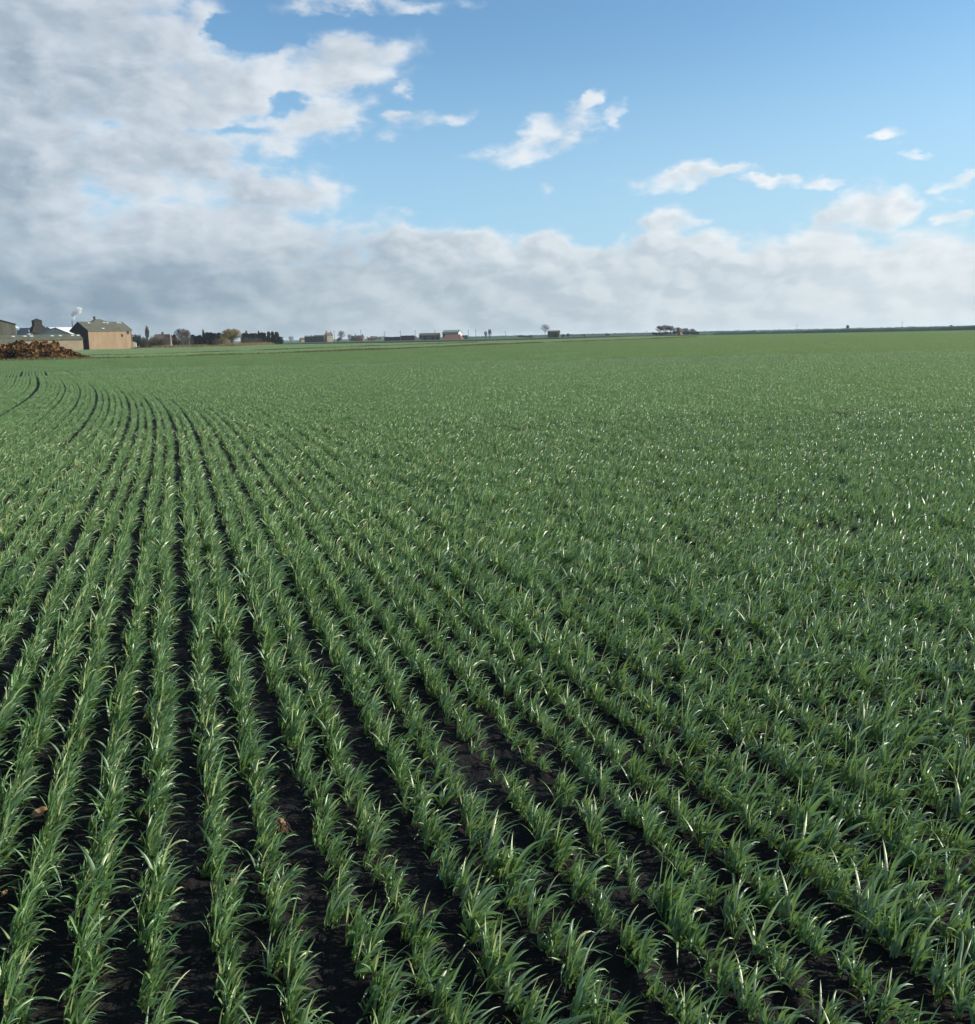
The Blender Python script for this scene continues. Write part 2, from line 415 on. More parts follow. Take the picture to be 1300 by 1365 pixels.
tufts('verge_grass', VERGE[:11], .013, .55, .30, .035, M_DRY, 'thin line of brown dry grass between the two green fields', 71, .28)
tufts('verge_grass', [(-40,102),(-33,107.5),(-23,117),(-12,137),(0,166),(13,195)], .02, .5, .27, .04, M_DARKG, 'dark green rank grass growing patchily beside the brown verge', 72, .46)
tufts('ditch_grass', [(-95,128),(-70,130),(-52.5,134.5),(-47,146),(-39.5,161),(-33,180),(-20,215),(-2,262)], .02, .7, .24, .04, M_DARKG, 'dark line of rank grass across the pale strip of field', 73, .2)
tufts('reed_grass', [at(208,352)[:2], at(240,356)[:2], at(275,350)[:2], at(312,352)[:2], at(330,375)[:2], at(360,430)[:2]], .012, 1.2, 1.1, .08, M_DRYTAN, 'tan dead reeds and grass in front of the tree belt', 74, .25)
tufts('yard_grass', [(-55,104),(-48,106),(-41,101.5)], .012, .6, .22, .03, M_DARKG, 'dark grass at the tail of the straw heap', 75, .2)

# embankment far off to the right, and low hedges at the horizon
def ridge(name, path, w, h, m, seed, kind='structure', label=None, cat=None, rough=.35, step=1.2):
    pts = along(path, step); n = len(pts); prof = 7
    P = np.array(pts); T = np.gradient(P, axis=0); T /= np.linalg.norm(T, axis=1)[:, None]; Nn = np.stack([-T[:,1], T[:,0]], -1)
    u = np.linspace(-1, 1, prof)
    X = P[:,0:1] + Nn[:,0:1]*u[None]*w/2; Y = P[:,1:2] + Nn[:,1:2]*u[None]*w/2
    jag = fbm(X*.5, Y*.5, seed, 3)
    hh = h(P[:,0], P[:,1]) if callable(h) else np.full(n, h)
    Z = -.08 + hh[:,None]*np.clip(1.25*(1-np.abs(u)**2.2), 0, 1)[None]*(1-rough+2*rough*jag)
    Z[:, 0] = Z[:, -1] = -.08
    o = grid_mesh(name, X, Y, Z, m); return tag(o, label, cat, kind=kind)
M_BANK = mat('bank_scrub', (.075,.125,.085), (.05,.085,.06), .12, .95, .2, bscale=1.2, spec=.1)
ridge('embankment', [at(960,560)[:2], at(1040,520)[:2], at(1130,480)[:2], at(1230,450)[:2], at(1340,420)[:2], at(1440,400)[:2]], 14,
      lambda x, y: 1.25 + .8*np.clip((x-140)/140, 0, 1), M_BANK, 81)
ridge('drain_bank', [(-96,436),(-86,412),(-38,355),(-2,336),(30,375),(80,483),(104,470),(120,520)], 7, .36, M_PLOUGH, 84, rough=.25, step=1.5)
ridge('far_bank', [at(-200,2600)[:2], at(300,2600)[:2], at(700,2500)[:2], at(1000,2300)[:2], at(1500,2000)[:2]], 40, 3.6, M_BANK, 82, rough=.6, step=5)
ridge('far_bank', [at(600,1500)[:2], at(760,1400)[:2], at(900,1300)[:2], at(1010,1250)[:2]], 20, 2.2, M_BANK, 83, rough=.7, step=3)

# ------------------------------------------------------------------ trees
def leaf_cloud(b, rnd, n, fn, size):
    for _ in range(n):
        b.tri(fn(), size * rnd.uniform(.6, 1.4), rnd)

def conifer(px, d, top, wpx, label, m=M_CONIFER, group=None, cat='tree', name='conifer_tree', blunt=.3, dens=1.0):
    loc = at(px, d); h = hgt(px, top, d); r = wpx / F * d / 2; rnd = random.Random(int(px*10))
    e = empty(name, loc, 0, label, cat, group)
    b = MB(); b.tube([(0,0,-.2),(0,0,h*.5),(0,0,h*.93)], [.16,.1,.03]); b.build('trunk', M_BARK, e)
    b = MB(); lobes = [(rnd.uniform(0,6.28), rnd.uniform(.1,.95)) for _ in range(9)]
    def p():
        z = rnd.random()**.8; a = rnd.uniform(0, 6.283)
        prof = (1-z)**(1-blunt) if z > .2 else .62 + z*1.1
        bump = 1 + .3*math.sin(a*3+lobes[int(z*8)][0]) * (.4 + z)
        rr = 1.15 * r * prof * bump * (rnd.random()**.38)
        return (rr*math.cos(a), rr*math.sin(a), .15 + z*(h-.15))
    leaf_cloud(b, rnd, int(2200*dens), p, max(.3, h*.065)); b.build('crown', m, e)
    return e

def round_bush(px, d, top, wpx, label, m=M_EVER, group=None, cat='shrub', name='evergreen_shrub', n=1300, trunk=True, gaps=.0):
    loc = at(px, d); h = hgt(px, top, d); r = wpx / F * d / 2; rnd = random.Random(int(px*7)+3)
    e = empty(name, loc, 0, label, cat, group)
    if trunk:
        b = MB(); b.tube([(0,0,-.2),(0,0,h*.35)], [.15,.08]); b.build('stem', M_BARK, e)
    b = MB(); lobes = [(rnd.uniform(-.6,.6)*r, rnd.uniform(-.6,.6)*r, h*rnd.uniform(.25,.72), rnd.uniform(.35,.6)) for _ in range(8)]
    def p():
        x0, y0, z0, q = rnd.choice(lobes); a = Vector((rnd.gauss(0,1), rnd.gauss(0,1), rnd.gauss(0,1))).normalized() * rnd.random()**.4
        return (x0 + a.x*r*q, y0 + a.y*r*q, max(.05, min(h, z0 + a.z*h*q*.62)))
    leaf_cloud(b, rnd, int(n*1.3), p, max(.3, h*.07)); b.build('foliage', m, e)
    return e

def bare(px, d, top, wpx, label, m=M_TWIG, group=None, cat='tree', name='bare_tree', upright=.5, stem=.12, thick=1.0, nlimb=9, dense=1.0, sub='crown'):
    loc = at(px, d); h = hgt(px, top, d); r = wpx / F * d / 2; rnd = random.Random(int(px*13)+int(d))
    e = empty(name, loc, 0, label, cat, group)
    b = MB(); lean = rnd.uniform(-.03,.03)*h
    b.tube([(0,0,-.2),(lean*.4,0,h*stem),(lean,0,h*.62)], [h*.028*thick, h*.02*thick, h*.008*thick], 7)
    c = MB(); tw = .011*h*.5*thick + d*.00002
    zc = h*(stem*.8 + (1-stem*.8)*.5); rz_ = h - zc
    def keep(p):                      # pull a point back inside the egg of the crown, unevenly
        q = Vector((p.x/r, p.y/r, (p.z-zc)/rz_)); m = q.length; lim = rnd.uniform(.8, 1.04)
        if m > lim: q *= lim/m
        return Vector((q.x*r, q.y*r, zc + q.z*rz_))
    n2 = int(nlimb*1.8)
    for k in range(n2):
        a = 2.39996*k + rnd.uniform(-.3,.3); v = -.25 + 1.2*((k+.5)/n2)**(.75); v = min(.98, v); q = math.sqrt(1-v*v)*rnd.uniform(.6,1)
        tip = keep(Vector((math.cos(a)*r*q, math.sin(a)*r*q, zc + v*rz_)))
        z0 = min(h*(stem + .5*rnd.random()), tip.z*.75); s = Vector((lean*z0/h, 0, z0))
        mid = s.lerp(tip, .5) + Vector((0,0,.05*h)); b.tube([s, mid, tip], [h*.010*thick, h*.006*thick, tw*.6], 5)
        for j in range(int(8*dense)):
            u = rnd.uniform(.3, 1); q = s.lerp(mid, u*2) if u < .5 else mid.lerp(tip, u*2-1)
            dr = Vector((rnd.gauss(0,.8)+math.cos(a)*.4, rnd.gauss(0,.8)+math.sin(a)*.4, rnd.gauss(.3+upright,.5))).normalized()
            e2 = keep(q + dr*rnd.uniform(.08,.24)*h)
            c.tube([q, q.lerp(e2,.5)+Vector((rnd.gauss(0,.015)*h,)*3), e2], [tw, tw*.7, tw*.4], 3)
            for i in range(5):
                f = rnd.uniform(.3,1); q2 = q.lerp(e2, f); d2 = (dr + Vector((rnd.gauss(0,.7), rnd.gauss(0,.7), rnd.gauss(.3,.4)))).normalized()
                e3 = keep(q2 + d2*rnd.uniform(.04,.11)*h)
                c.tube([q2, e3], [tw*.55, tw*.25], 3)
    b.build('trunk' if cat == 'tree' else 'stem', M_BARK, e); c.build(sub, m, e)
    return e

def thicket(px, d, top, wpx, label, m=M_TWIGB, group=None, seed=0):   # leafless scrub: many stems fanning from the ground
    loc = at(px, d); h = hgt(px, top, d); r = wpx / F * d / 2; rnd = random.Random(int(px*5)+seed)
    b = MB(); tw = .03 + d*.00003
    for k in range(120):
        a = rnd.uniform(0, 6.283); q = rnd.random()**.6; base = Vector((math.cos(a)*r*q*.75, math.sin(a)*r*q*.75, -.1))
        hh = h*math.sqrt(max(.1, 1-(q*.85)**2))*rnd.uniform(.75,1.05)
        tip = Vector((base.x*1.35, base.y*1.35, hh)); mid = base.lerp(tip,.5) + Vector((rnd.gauss(0,.1)*r, rnd.gauss(0,.1)*r, 0))
        b.tube([base, mid, tip], [tw*1.3, tw, tw*.4], 3)
        for j in range(9):
            q2 = mid.lerp(tip, rnd.random()); dr = Vector((rnd.gauss(0,1), rnd.gauss(0,1), rnd.gauss(.7,.5))).normalized()*h*rnd.uniform(.06,.2)
            b.tube([q2, q2+dr], [tw*.7, tw*.3], 3)
    o = b.build('bare_shrub', m); o.location = loc
    return tag(o, label, 'shrub', group)

# beside the barn
round_bush(178, 400, 447, 11, 'dark evergreen bush close against the right end of the brick barn', group='evergreens by the barn')
round_bush(184.5, 405, 444.5, 10, 'taller dark evergreen bush, second from the barn', group='evergreens by the barn')
round_bush(190, 410, 449, 9, 'lower dark evergreen bush beneath the thin poplar', group='evergreens by the barn')
bare(197.5, 430, 433.5, 6, 'tall thin leafless poplar rising over brown scrub right of the barn', upright=1, stem=.12, name='bare_poplar', nlimb=14, thick=.8)
thicket(195, 385, 450, 16, 'brown leafless thicket at the foot of the thin poplar', group='brown thickets')
thicket(206, 380, 447.5, 18, 'wide brown thicket left of the orange brick house', group='brown thickets')
thicket(218, 378, 450, 16, 'brown thicket hiding the front of the orange brick house', group='brown thickets')
bare(243, 400, 437.5, 22, 'large grey leafless tree with hazy crown right of the pale pole', dense=1.5, nlimb=13)
bare(250.5, 405, 438, 10, 'narrow grey leafless tree at the right edge of the hazy one', upright=.9, dense=1.0)
thicket(236, 385, 449, 15, 'brown thicket just right of the pale pole', group='brown thickets')
thicket(248, 383, 448, 20, 'rounded brown thicket under the large grey bare tree', group='brown thickets')
cl_ = 'dark conifer standing shoulder to shoulder in the windbreak left of the golden willow'
for px, tp, w in ((258,446.5,8),(262.5,448,8),(267,447,8),(277,443.5,9),(282,443.5,9),(287,444.5,9),(292.5,444,9),(297,445,9)):
    conifer(px, 430, tp, w, cl_, group='conifers of the windbreak left of the willow', blunt=.7)
conifer(272, 432, 440, 7, 'pointed dark conifer, tallest in the windbreak left of the willow', blunt=.1)
conifer(233, 420, 446, 8, 'small dark conifer behind the pale pole', blunt=.5)
bare(309.5, 392, 438, 33, 'broad rounded leafless willow with golden twigs in front of the conifers', M_WILLOW, name='willow_tree', upright=.85, stem=.12, dense=3.2, nlimb=22, thick=.9)
thicket(303, 400, 442, 20, 'grey brown underwood at the left side of the golden willow', M_WILLOW, group='brown thickets', seed=4)
cl_ = 'dark conifer standing in the close windbreak right of the golden willow'
for px, tp, w in ((326,444.5,9),(331,445,9),(336,444.5,9),(340.5,444.5,9),(349.5,443.5,8),(353,444,6)):
    conifer(px, 470, tp, w, cl_, group='conifers of the windbreak right of the willow', blunt=.7)
conifer(345.5, 470, 441.5, 6, 'slightly taller pointed conifer in the windbreak right of the willow', blunt=.2)
conifer(358.5, 480, 442.5, 5, 'slim columnar conifer, first of three separate spires at the windbreak end', blunt=.75)
conifer(363.8, 485, 442.5, 4.6, 'slim columnar conifer, middle of three separate spires at the windbreak end', blunt=.75)
conifer(369, 485, 443, 6, 'broader columnar conifer, last of the spires at the windbreak end', blunt=.8)
conifer(374, 480, 449, 7, 'short rounded conifer ending the windbreak on the right', blunt=.85)
conifer(366, 500, 450, 12, 'low dark conifer filling between the spires', blunt=.9)
bare(329, 480, 439.5, 4, 'thin bare poplar poking above the conifers right of the willow', upright=1, name='bare_poplar', stem=.2)
thicket(329, 440, 449.5, 18, 'grey thicket before the conifers just right of the willow', M_TWIG, group='grey thickets')
thicket(342, 445, 449.5, 18, 'second grey thicket before the conifers right of the willow', M_TWIG, group='grey thickets')
thicket(289, 410, 451, 12, 'low grey thicket before the conifers left of the willow', M_TWIG, group='grey thickets')
# middle distance
bare(388, 900, 447.5, 9, 'small round bare tree standing alone right of the windbreak', dense=1.0, nlimb=10, thick=.9, stem=.03)
bare(455.5, 950, 440, 12, 'grey bare tree right of the cream gabled farmhouse', dense=1.0, nlimb=12, thick=.8, stem=.05)
round_bush(452, 940, 448, 7, 'dark bush at the foot of the grey bare tree', group='distant bushes')
bare(466, 1000, 445, 7, 'small bare tree left of the orange brick farmhouse', thick=.9, dense=1.0, stem=.04)
round_bush(468, 950, 447, 9, 'dark bush at the left end of the orange brick farmhouse', group='distant bushes')
for px, w, tp, lb in ((492,9,448,'dark bush right of the orange brick farmhouse'),(499,12,446,'largest dark bush between the farmhouse and the black stacks'),(508,10,447,'dark bush left of the black covered stacks'),(514,6,448,'small dark bush touching the black covered stacks')):
    round_bush(px, 1050, tp, w, lb, M_EVER, group='distant bushes', n=700)
for px, tp, w, lb in ((647.5,441,5,'bare tree, left one of the pair right of the green roofed barn'),(653,438,6,'taller bare tree, right one of the pair right of the green roofed barn')):
    bare(px, 700, tp, w, lb, thick=1.1, dense=.9, upright=.9, stem=.04, group='pair of bare trees')
for px, w, tp, lb in ((693,8,446,'dark round bush, left one of the low clump before the tall bare tree'),(700,10,446.5,'dark bush in the middle of the low clump before the tall bare tree'),(708,10,446.5,'dark bush at the right of the low clump before the tall bare tree'),(750,5,445,'small dark bush right of the olive shed'),(758,7,444,'round dark bush standing alone right of the olive shed'),(810,6,443.5,'solitary round bush midway between the olive shed and the copse'),(779,3,446,'tiny bush on the skyline left of the solitary round bush')):
    round_bush(px, 760, tp, w, lb, M_EVER, group='bushes on the skyline', n=600)
bare(727, 720, 432.5, 15, 'tall bare tree with open flat top beside the olive shed', stem=.3, upright=1.0, nlimb=12, dense=.75, thick=.6)
# copse
for px, tp, w, lb in ((880,434,12,'leftmost spreading bare tree of the copse'),(887,433,12,'tallest bare tree of the copse, second from its left'),(894,434,11,'third bare tree from the left of the copse'),(903,436,10,'bare tree just left of the tan cottage in the copse'),(914,437,8,'bare tree just right of the tan cottage in the copse'),(923,438,8,'rightmost bare tree of the copse')):
    bare(px, 620, tp, w*1.35, lb, group='bare trees of the copse', dense=2.3, upright=.9, thick=1.0, stem=.1)
for px, w, tp, lb in ((874,8,443,'low dark bush at the left end of the copse'),(882,12,442,'dark undergrowth bush beneath the leftmost trees of the copse'),(891,12,441,'dark bush beneath the third tree of the copse'),(900,10,440,'dark bush left of the tan cottage in the copse'),(914,9,440.5,'dark bush right of the tan cottage in the copse'),(921,10,440.5,'long dark bush beneath the rightmost tree of the copse'),(929,9,440.5,'last dark bush at the right end of the copse')):
    round_bush(px, 600, tp, w, lb, M_EVER, group='bushes of the copse', n=700)
round_bush(474.5, 950, 448, 7, 'dark bush before the front of the orange brick farmhouse', group='distant bushes', n=700)
# skyline on the right
for px, tp, w, d, lb in ((1003,440,3,1200,'tiny bare tree on the skyline right of the copse'),(1017,440,3,1200,'second tiny bare tree on the skyline right of the copse'),(1130,433,5,900,'small bare tree standing clear above the far embankment'),(1203,435.5,4,1000,'tiny bare tree near the tall pole on the right skyline'),(1268,433,6,900,'low bare tree on the embankment near the right edge')):
    bare(px, d, tp, w, lb, thick=2.0, dense=1.3)

# ------------------------------------------------------------------ buildings
def gable_roof(b, x0, x1, d, eave, ridge_, oh=.25, th=.15, yc=0):
    hd = d/2 + oh; dz = (ridge_-eave)/(d/2)*oh
    b.prism([(yc-hd, eave-dz+.03), (yc, ridge_+.03), (yc+hd, eave-dz+.03), (yc+hd, eave-dz+.03+th), (yc, ridge_+.03+th*1.2), (yc-hd, eave-dz+.03+th)], x0-oh, x1+oh)
def gable_walls(b, x0, x1, d, eave, ridge_, yc=0):
    b.prism([(yc-d/2, -.2), (yc-d/2, eave), (yc, ridge_), (yc+d/2, eave), (yc+d/2, -.2)], x0, x1)
def hole(e, name, x, z, w, h, y, m, frame=None):     # opening on the front (-y) wall, with a frame proud of the wall
    b = MB(); b.box(x-w/2, x+w/2, y-.06, y-.005, z, z+h); o = b.build(name, m, e)
    if frame:
        f = MB(); t = .09
        f.box(x-w/2-t, x-w/2, y-.10, y-.004, z-t, z+h+t); f.box(x+w/2, x+w/2+t, y-.10, y-.004, z-t, z+h+t)
        f.box(x-w/2, x+w/2, y-.10, y-.004, z-t, z); f.box(x-w/2, x+w/2, y-.10, y-.004, z+h, z+h+t)
        f.build('frame', frame, o)
    return o

def bldg(name, px, d, beta, label, cat, group=None):
    return empty(name, at(px, d), -azim(px) + beta, label, cat, group)

# main buff brick barn: local origin at the near (left front) corner
e = bldg('brick_barn', 119, 325, math.radians(30), 'buff brick barn with dark shaded gable end and mossy grey green roof', 'barn')
b = MB(); b.prism([(0,-.2),(0,7.05),(6.1,10.1),(12.2,7.05),(12.2,-.2)], 0, 17.6); b.build('wall', M_BRICK, e)
b = MB(); b.add([(-.01,0,-.2),(-.01,0,7.0),(-.01,6.1,10.05),(-.01,12.2,7.0),(-.01,12.2,-.2)], [(0,4,3,2,1)])
b = MB(); b.prism([(.02,-.2),(.02,7.0),(6.1,10.0),(12.18,7.0),(12.18,-.2)], -.06, -.004); b.build('gable_shade_panel', M_DARKBOARD_SHADE, e)  # dark panel over the brick gable, its shade put into the colour
b = MB(); b.prism([(-.35,6.95),(6.1,10.2),(12.5,6.95),(12.5,7.12),(6.1,10.4),(-.35,7.12)], -.25, 17.85); rf = b.build('roof', M_ASB, e)
for x, q in ((3.2,.80),(9.5,.86),(10.6,.80),(15.2,.86),(15.9,.80),(6.2,.15)):
    b = MB(); y = -.35+6.45*q; z = 7.12+3.28*q
    b.add([(x,y,z+.04),(x+.9,y,z+.04),(x+.9,y+.55,z+.32),(x,y+.55,z+.32)], [(0,1,2,3)]); b.build('pale_sheet', M_PALE, rf)
hole(e, 'hatch', 13.5, 4.6, .55, .9, 0, M_HOLE, M_TILE); hole(e, 'hatch', 16.0, 5.6, .7, 1.0, 0, M_HOLE, M_TILE)
b = MB(); b.tube([(17.4,-.12,0),(17.4,-.12,6.9)], [.07,.07]); b.build('downpipe', M_METAL, e)
b = MB(); b.box(-.1,17.7,-.5,-.36,6.86,6.98); b.build('gutter', M_METAL, e)
b = MB(); b.prism([(1.0,-.2),(1.0,2.5),(4.5,3.0),(4.5,-.2)], 17.62, 19.6); lt = b.build('lean_to', M_BRICK, e)

e = bldg('hipped_barn', 121, 362, math.radians(30), 'dark hipped roof building rising behind the brick barn', 'building')
W, D = 17.5, 12.5
b = MB(); b.box(0, W, 0, D, -.2, 8.3); b.build('wall', M_BRICK2, e)
b = MB(); b.add([(-.4,-.4,8.31),(W+.4,-.4,8.31),(W+.4,D+.4,8.31),(-.4,D+.4,8.31),(W*.38,D/2,12.4),(W*.5,D/2,12.4)], [(0,1,5,4),(1,2,5),(2,3,4,5),(3,0,4),(3,2,1,0)]); b.build('roof', M_MOSS, e)
b = MB(); b.box(W*.36-.3,W*.36+.3,D/2-.3,D/2+.3,11.6,13.3); b.box(W*.36-.4,W*.36+.4,D/2-.4,D/2+.4,13.3,13.45); b.build('chimney', M_DARKBOARD_SHADE, e)

e = bldg('long_shed', 60, 285, math.radians(12), 'long low shed with mossy roof behind the straw heap', 'shed')
b = MB(); gable_walls(b, -15.5, 10.6, 8, 3.55, 5.15); b.build('wall', M_BRICK2, e)
b = MB(); gable_roof(b, -15.5, 10.6, 8, 3.55, 5.15); rf = b.build('roof', M_MOSS, e)
for x in (-9.5,-6.2,-4.3,1.8,4.2,7.9,9.6):
    b = MB(); b.add([(x,-1.5,4.78),(x+.9,-1.5,4.78),(x+.9,-.7,5.10),(x,-.7,5.10)], [(0,1,2,3)]); b.build('pale_sheet', M_PALE, rf)
hole(e, 'doorway', -13.2, 0, 2.4, 2.6, -4, M_HOLE, M_GREYCLAD)

e = bldg('lean_to_shed', 4, 262, math.radians(12), 'small grey roofed shed with black doorway at the left of the yard', 'shed')
b = MB(); gable_walls(b, -5, 3.2, 5, 2.5, 3.6); b.build('wall', M_BRICK2, e)
b = MB(); gable_roof(b, -5, 3.2, 5, 2.5, 3.6); b.build('roof', M_ASB, e)
hole(e, 'doorway', 0.8, 0, 2.1, 2.3, -2.5, M_HOLE, M_GREYCLAD)

# big clad shed cut by the left edge: its gable end faces us
e = bldg('clad_shed', 23.5, 312, math.radians(8), 'big grey green clad shed cut off by the left edge', 'shed')
b = MB(); b.add([(0,0,-.2),(0,0,9.5),(-13.7,0,13.7),(-27.4,0,9.5),(-27.4,0,-.2),(0,24,-.2),(0,24,9.5),(-13.7,24,13.7),(-27.4,24,9.5),(-27.4,24,-.2)],
                [(0,1,2,3,4)[::-1],(5,6,7,8,9),(0,5,6,1)[::-1],(4,3,8,9)[::-1]]); b.build('wall', M_GREYCLAD, e)
b = MB()
b.add([(.35,-.3,9.42),(-13.7,-.3,13.74),(-27.75,-.3,9.42),(-27.75,-.3,9.62),(-13.7,-.3,13.96),(.35,-.3,9.62)] + [(.35,24.3,9.42),(-13.7,24.3,13.74),(-27.75,24.3,9.42),(-27.75,24.3,9.62),(-13.7,24.3,13.96),(.35,24.3,9.62)],
      [(0,1,4,5),(1,2,3,4),(11,10,7,6),(10,9,8,7),(0,6,7,1),(1,7,8,2),(5,4,10,11),(4,3,9,10),(0,5,11,6),(2,8,9,3)]); b.build('roof', M_DARKBOARD_SHADE, e)
b = MB(); b.box(-12,-7,-.12,-.01,0,4.6); b.build('sliding_door', M_DARKBOARD_SHADE, e)

e = bldg('teal_shed', 33, 300, math.radians(0), 'small teal clad shed with dark navy roof right of the big clad shed', 'shed')
b = MB(); gable_walls(b, -1.9, 1.9, 5, 5.6, 7.3); b.build('wall', M_TEAL, e)
b = MB(); b.add([(-2.1,-2.8,5.5),(2.1,-2.8,5.5),(1.3,-.6,7.9),(-.9,-.6,7.9),(-2.1,2.8,5.5),(2.1,2.8,5.5),(1.3,.6,7.9),(-.9,.6,7.9)], [(0,1,2,3),(1,5,6,2),(5,4,7,6),(4,0,3,7),(3,2,6,7),(0,4,5,1)]); b.build('roof', M_NAVY, e)
b = MB(); b.box(-.9,.9,-2.56,-2.51,0,4.6); b.build('door', M_SLATE, e)
e = bldg('silo', 24.5, 330, 0, 'pale cylindrical silo between the big clad shed and the teal shed', 'silo')
b = MB(); b.tube([(0,0,-.2),(0,0,8.6)], [1.0,1.0], 16); b.build('barrel', M_TEAL, e)
b = MB(); b.tube([(0,0,8.6),(0,0,9.3)], [1.05,.15], 16); b.build('cap', M_PALE, e)

e = bldg('granary', 53, 335, math.radians(20), 'dark steep roofed granary topped by a square louvred turret', 'building')
b = MB(); gable_walls(b, -4.2, 4.2, 9, 5.2, 8.6); b.build('wall', M_DARKBOARD_SHADE, e)
b = MB(); b.add([(-4.6,-5,5.1),(4.9,-5,5.1),(4.9,5,5.1),(-4.6,5,5.1),(-1.5,-.8,9.6),(1.5,-.8,9.6),(1.5,.8,9.6),(-1.5,.8,9.6)], [(0,1,5,4),(1,2,6,5),(2,3,7,6),(3,0,4,7),(4,5,6,7),(3,2,1,0)]); rf = b.build('roof', M_MOSS if False else M_DARKBOARD_SHADE, e)
b = MB(); b.box(-1.55,1.25,-1.3,1.3,9.0,11.2); t = b.build('turret', M_DARKBOARD_SHADE, e)
b = MB(); b.add([(-1.8,-1.5,11.2),(1.5,-1.5,11.2),(1.5,1.5,11.2),(-1.8,1.5,11.2),(-.15,0,12.1)], [(0,1,4),(1,2,4),(2,3,4),(3,0,4),(3,2,1,0)]); b.build('turret_roof', M_DARKBOARD_SHADE, t)
b = MB(); b.box(3.3,3.8,.2,.7,6.0,8.9); b.build('chimney', M_DARKBOARD_SHADE, e)
e = bldg('ivy_tree', 45, 330, 0, 'dark ivy covered tree at the left flank of the turreted granary', 'tree')
b = MB(); b.tube([(0,0,-.2),(0,0,5)], [.3,.2]); b.build('trunk', M_BARK, e)
b = MB(); rn = random.Random(3)
leaf_cloud(b, rn, 900, lambda: (rn.gauss(0,.9), rn.gauss(0,.9), rn.uniform(1.2, 7.0)), .35); b.build('crown', M_EVER, e)

e = bldg('blue_roof_shed', 72, 305, math.radians(6), 'wide low shed with blue grey roof and white verge strip', 'shed')
b = MB(); b.add([(-6.2,-5,-.2),(-6.2,-5,4.6),(.6,-5,7.55),(6.6,-5,4.9),(6.6,-5,-.2),(-6.2,9,-.2),(-6.2,9,4.6),(.6,9,7.55),(6.6,9,4.9),(6.6,9,-.2)], [(4,3,2,1,0),(5,6,7,8,9),(0,1,6,5),(3,4,9,8)]); b.build('wall', M_SLATE, e)
b = MB(); b.add([(-6.8,-4.6,4.4),(.6,-4.6,7.62),(7.0,-4.6,4.75),(-6.8,9.4,4.4),(.6,9.4,7.62),(7.0,9.4,4.75),(-6.8,-4.6,4.6),(.6,-4.6,7.85),(7.0,-4.6,4.95),(-6.8,9.4,4.6),(.6,9.4,7.85),(7.0,9.4,4.95)],
             [(0,6,7,1)[::-1],(1,7,8,2)[::-1],(6,9,10,7)[::-1],(7,10,11,8)[::-1],(3,9,6,0),(2,8,11,5),(0,1,4,3),(1,2,5,4),(3,4,10,9),(4,5,11,10)]); b.build('roof', M_SLATE, e)
b = MB(); b.add([(.9,-5.2,7.6),(6.9,-5.2,4.85),(6.9,-5.2,5.3),(.9,-5.2,8.1),(.9,-4.7,7.6),(6.9,-4.7,4.85),(6.9,-4.7,5.3),(.9,-4.7,8.1)], [(0,1,2,3),(3,2,6,7),(4,7,6,5),(0,3,7,4),(1,5,6,2),(0,4,5,1)]); b.build('verge_board', M_WHITE, e)
e = bldg('white_roof_shed', 87, 345, math.radians(4), 'long white roofed shed behind the blue grey one', 'shed')
b = MB(); gable_walls(b, -6, 5.6, 9, 6.9, 8.4); b.build('wall', M_BRICK2, e)
b = MB(); gable_roof(b, -6, 5.6, 9, 6.9, 8.4, .3, .3); b.build('roof', M_WHITE, e)
e = bldg('white_gable_shed', 45, 292, math.radians(10), 'tiny white gabled shed showing above the long low roof', 'shed')
b = MB(); b.add([(-1.4,-1,-.2),(1.5,-1,-.2),(1.5,-1,4.5),(-.9,-1,5.7),(-1.4,-1,5.5),(-1.4,2,-.2),(1.5,2,-.2),(1.5,2,4.5),(-.9,2,5.7),(-1.4,2,5.5)], [(0,1,2,3,4),(9,8,7,6,5),(1,6,7,2),(5,0,4,9),(0,5,6,1)]); b.build('wall', M_WHITE, e)
b = MB(); b.add([(-1.6,-1.2,5.56),(-.9,-1.2,5.85),(1.7,-1.2,4.5),(1.7,2.2,4.5),(-.9,2.2,5.85),(-1.6,2.2,5.56),(-1.6,-1.2,5.66),(-.9,-1.2,5.97),(1.7,-1.2,4.62),(1.7,2.2,4.62),(-.9,2.2,5.97),(-1.6,2.2,5.66)],
             [(6,7,1,0),(7,8,2,1),(6,11,10,7),(7,10,9,8),(8,9,3,2),(0,5,11,6),(5,4,10,11),(4,3,9,10),(0,1,4,5),(1,2,3,4)]); b.build('roof', M_PALE, e)

# steaming stack
e = bldg('chimney_stack', 99.3, 370, 0, 'thin dark metal chimney stack beside the white roof', 'chimney')
b = MB(); b.tube([(0,0,0),(0,0,11.6)], [.22,.2], 10); b.build('flue', M_METAL, e)
b = MB(); b.tube([(0,0,11.6),(0,0,11.9)], [.3,.28], 10); b.build('cap', M_METAL, e)
sx, sy, _ = at(99.3, 370)
b = MB(); pts = []; rad = []
for k in range(12):
    u = k/11; pts.append((sx + .2 + 3.6*u**1.4 + .5*math.sin(u*9), sy, 12.0 + 5.2*u)); rad.append(.3 + 1.5*u**.8 * (1 - .45*max(0,u-.7)/.3))
b.tube(pts, rad, 14)
sm = bpy.data.materials.new('steam'); n, l = nodes(sm); n.remove(n['Principled BSDF'])
pv = n.new('ShaderNodeVolumePrincipled'); pv.inputs['Color'].default_value = (.98,.98,.98,1); pv.inputs['Anisotropy'].default_value = .2
tc = n.new('ShaderNodeTexCoord'); nz = n.new('ShaderNodeTexNoise'); nz.inputs['Scale'].default_value = .8; nz.inputs['Detail'].default_value = 3
mr = n.new('ShaderNodeMapRange'); mr.inputs[1].default_value = .40; mr.inputs[2].default_value = .60; mr.inputs[3].default_value = 0; mr.inputs[4].default_value = 2.2
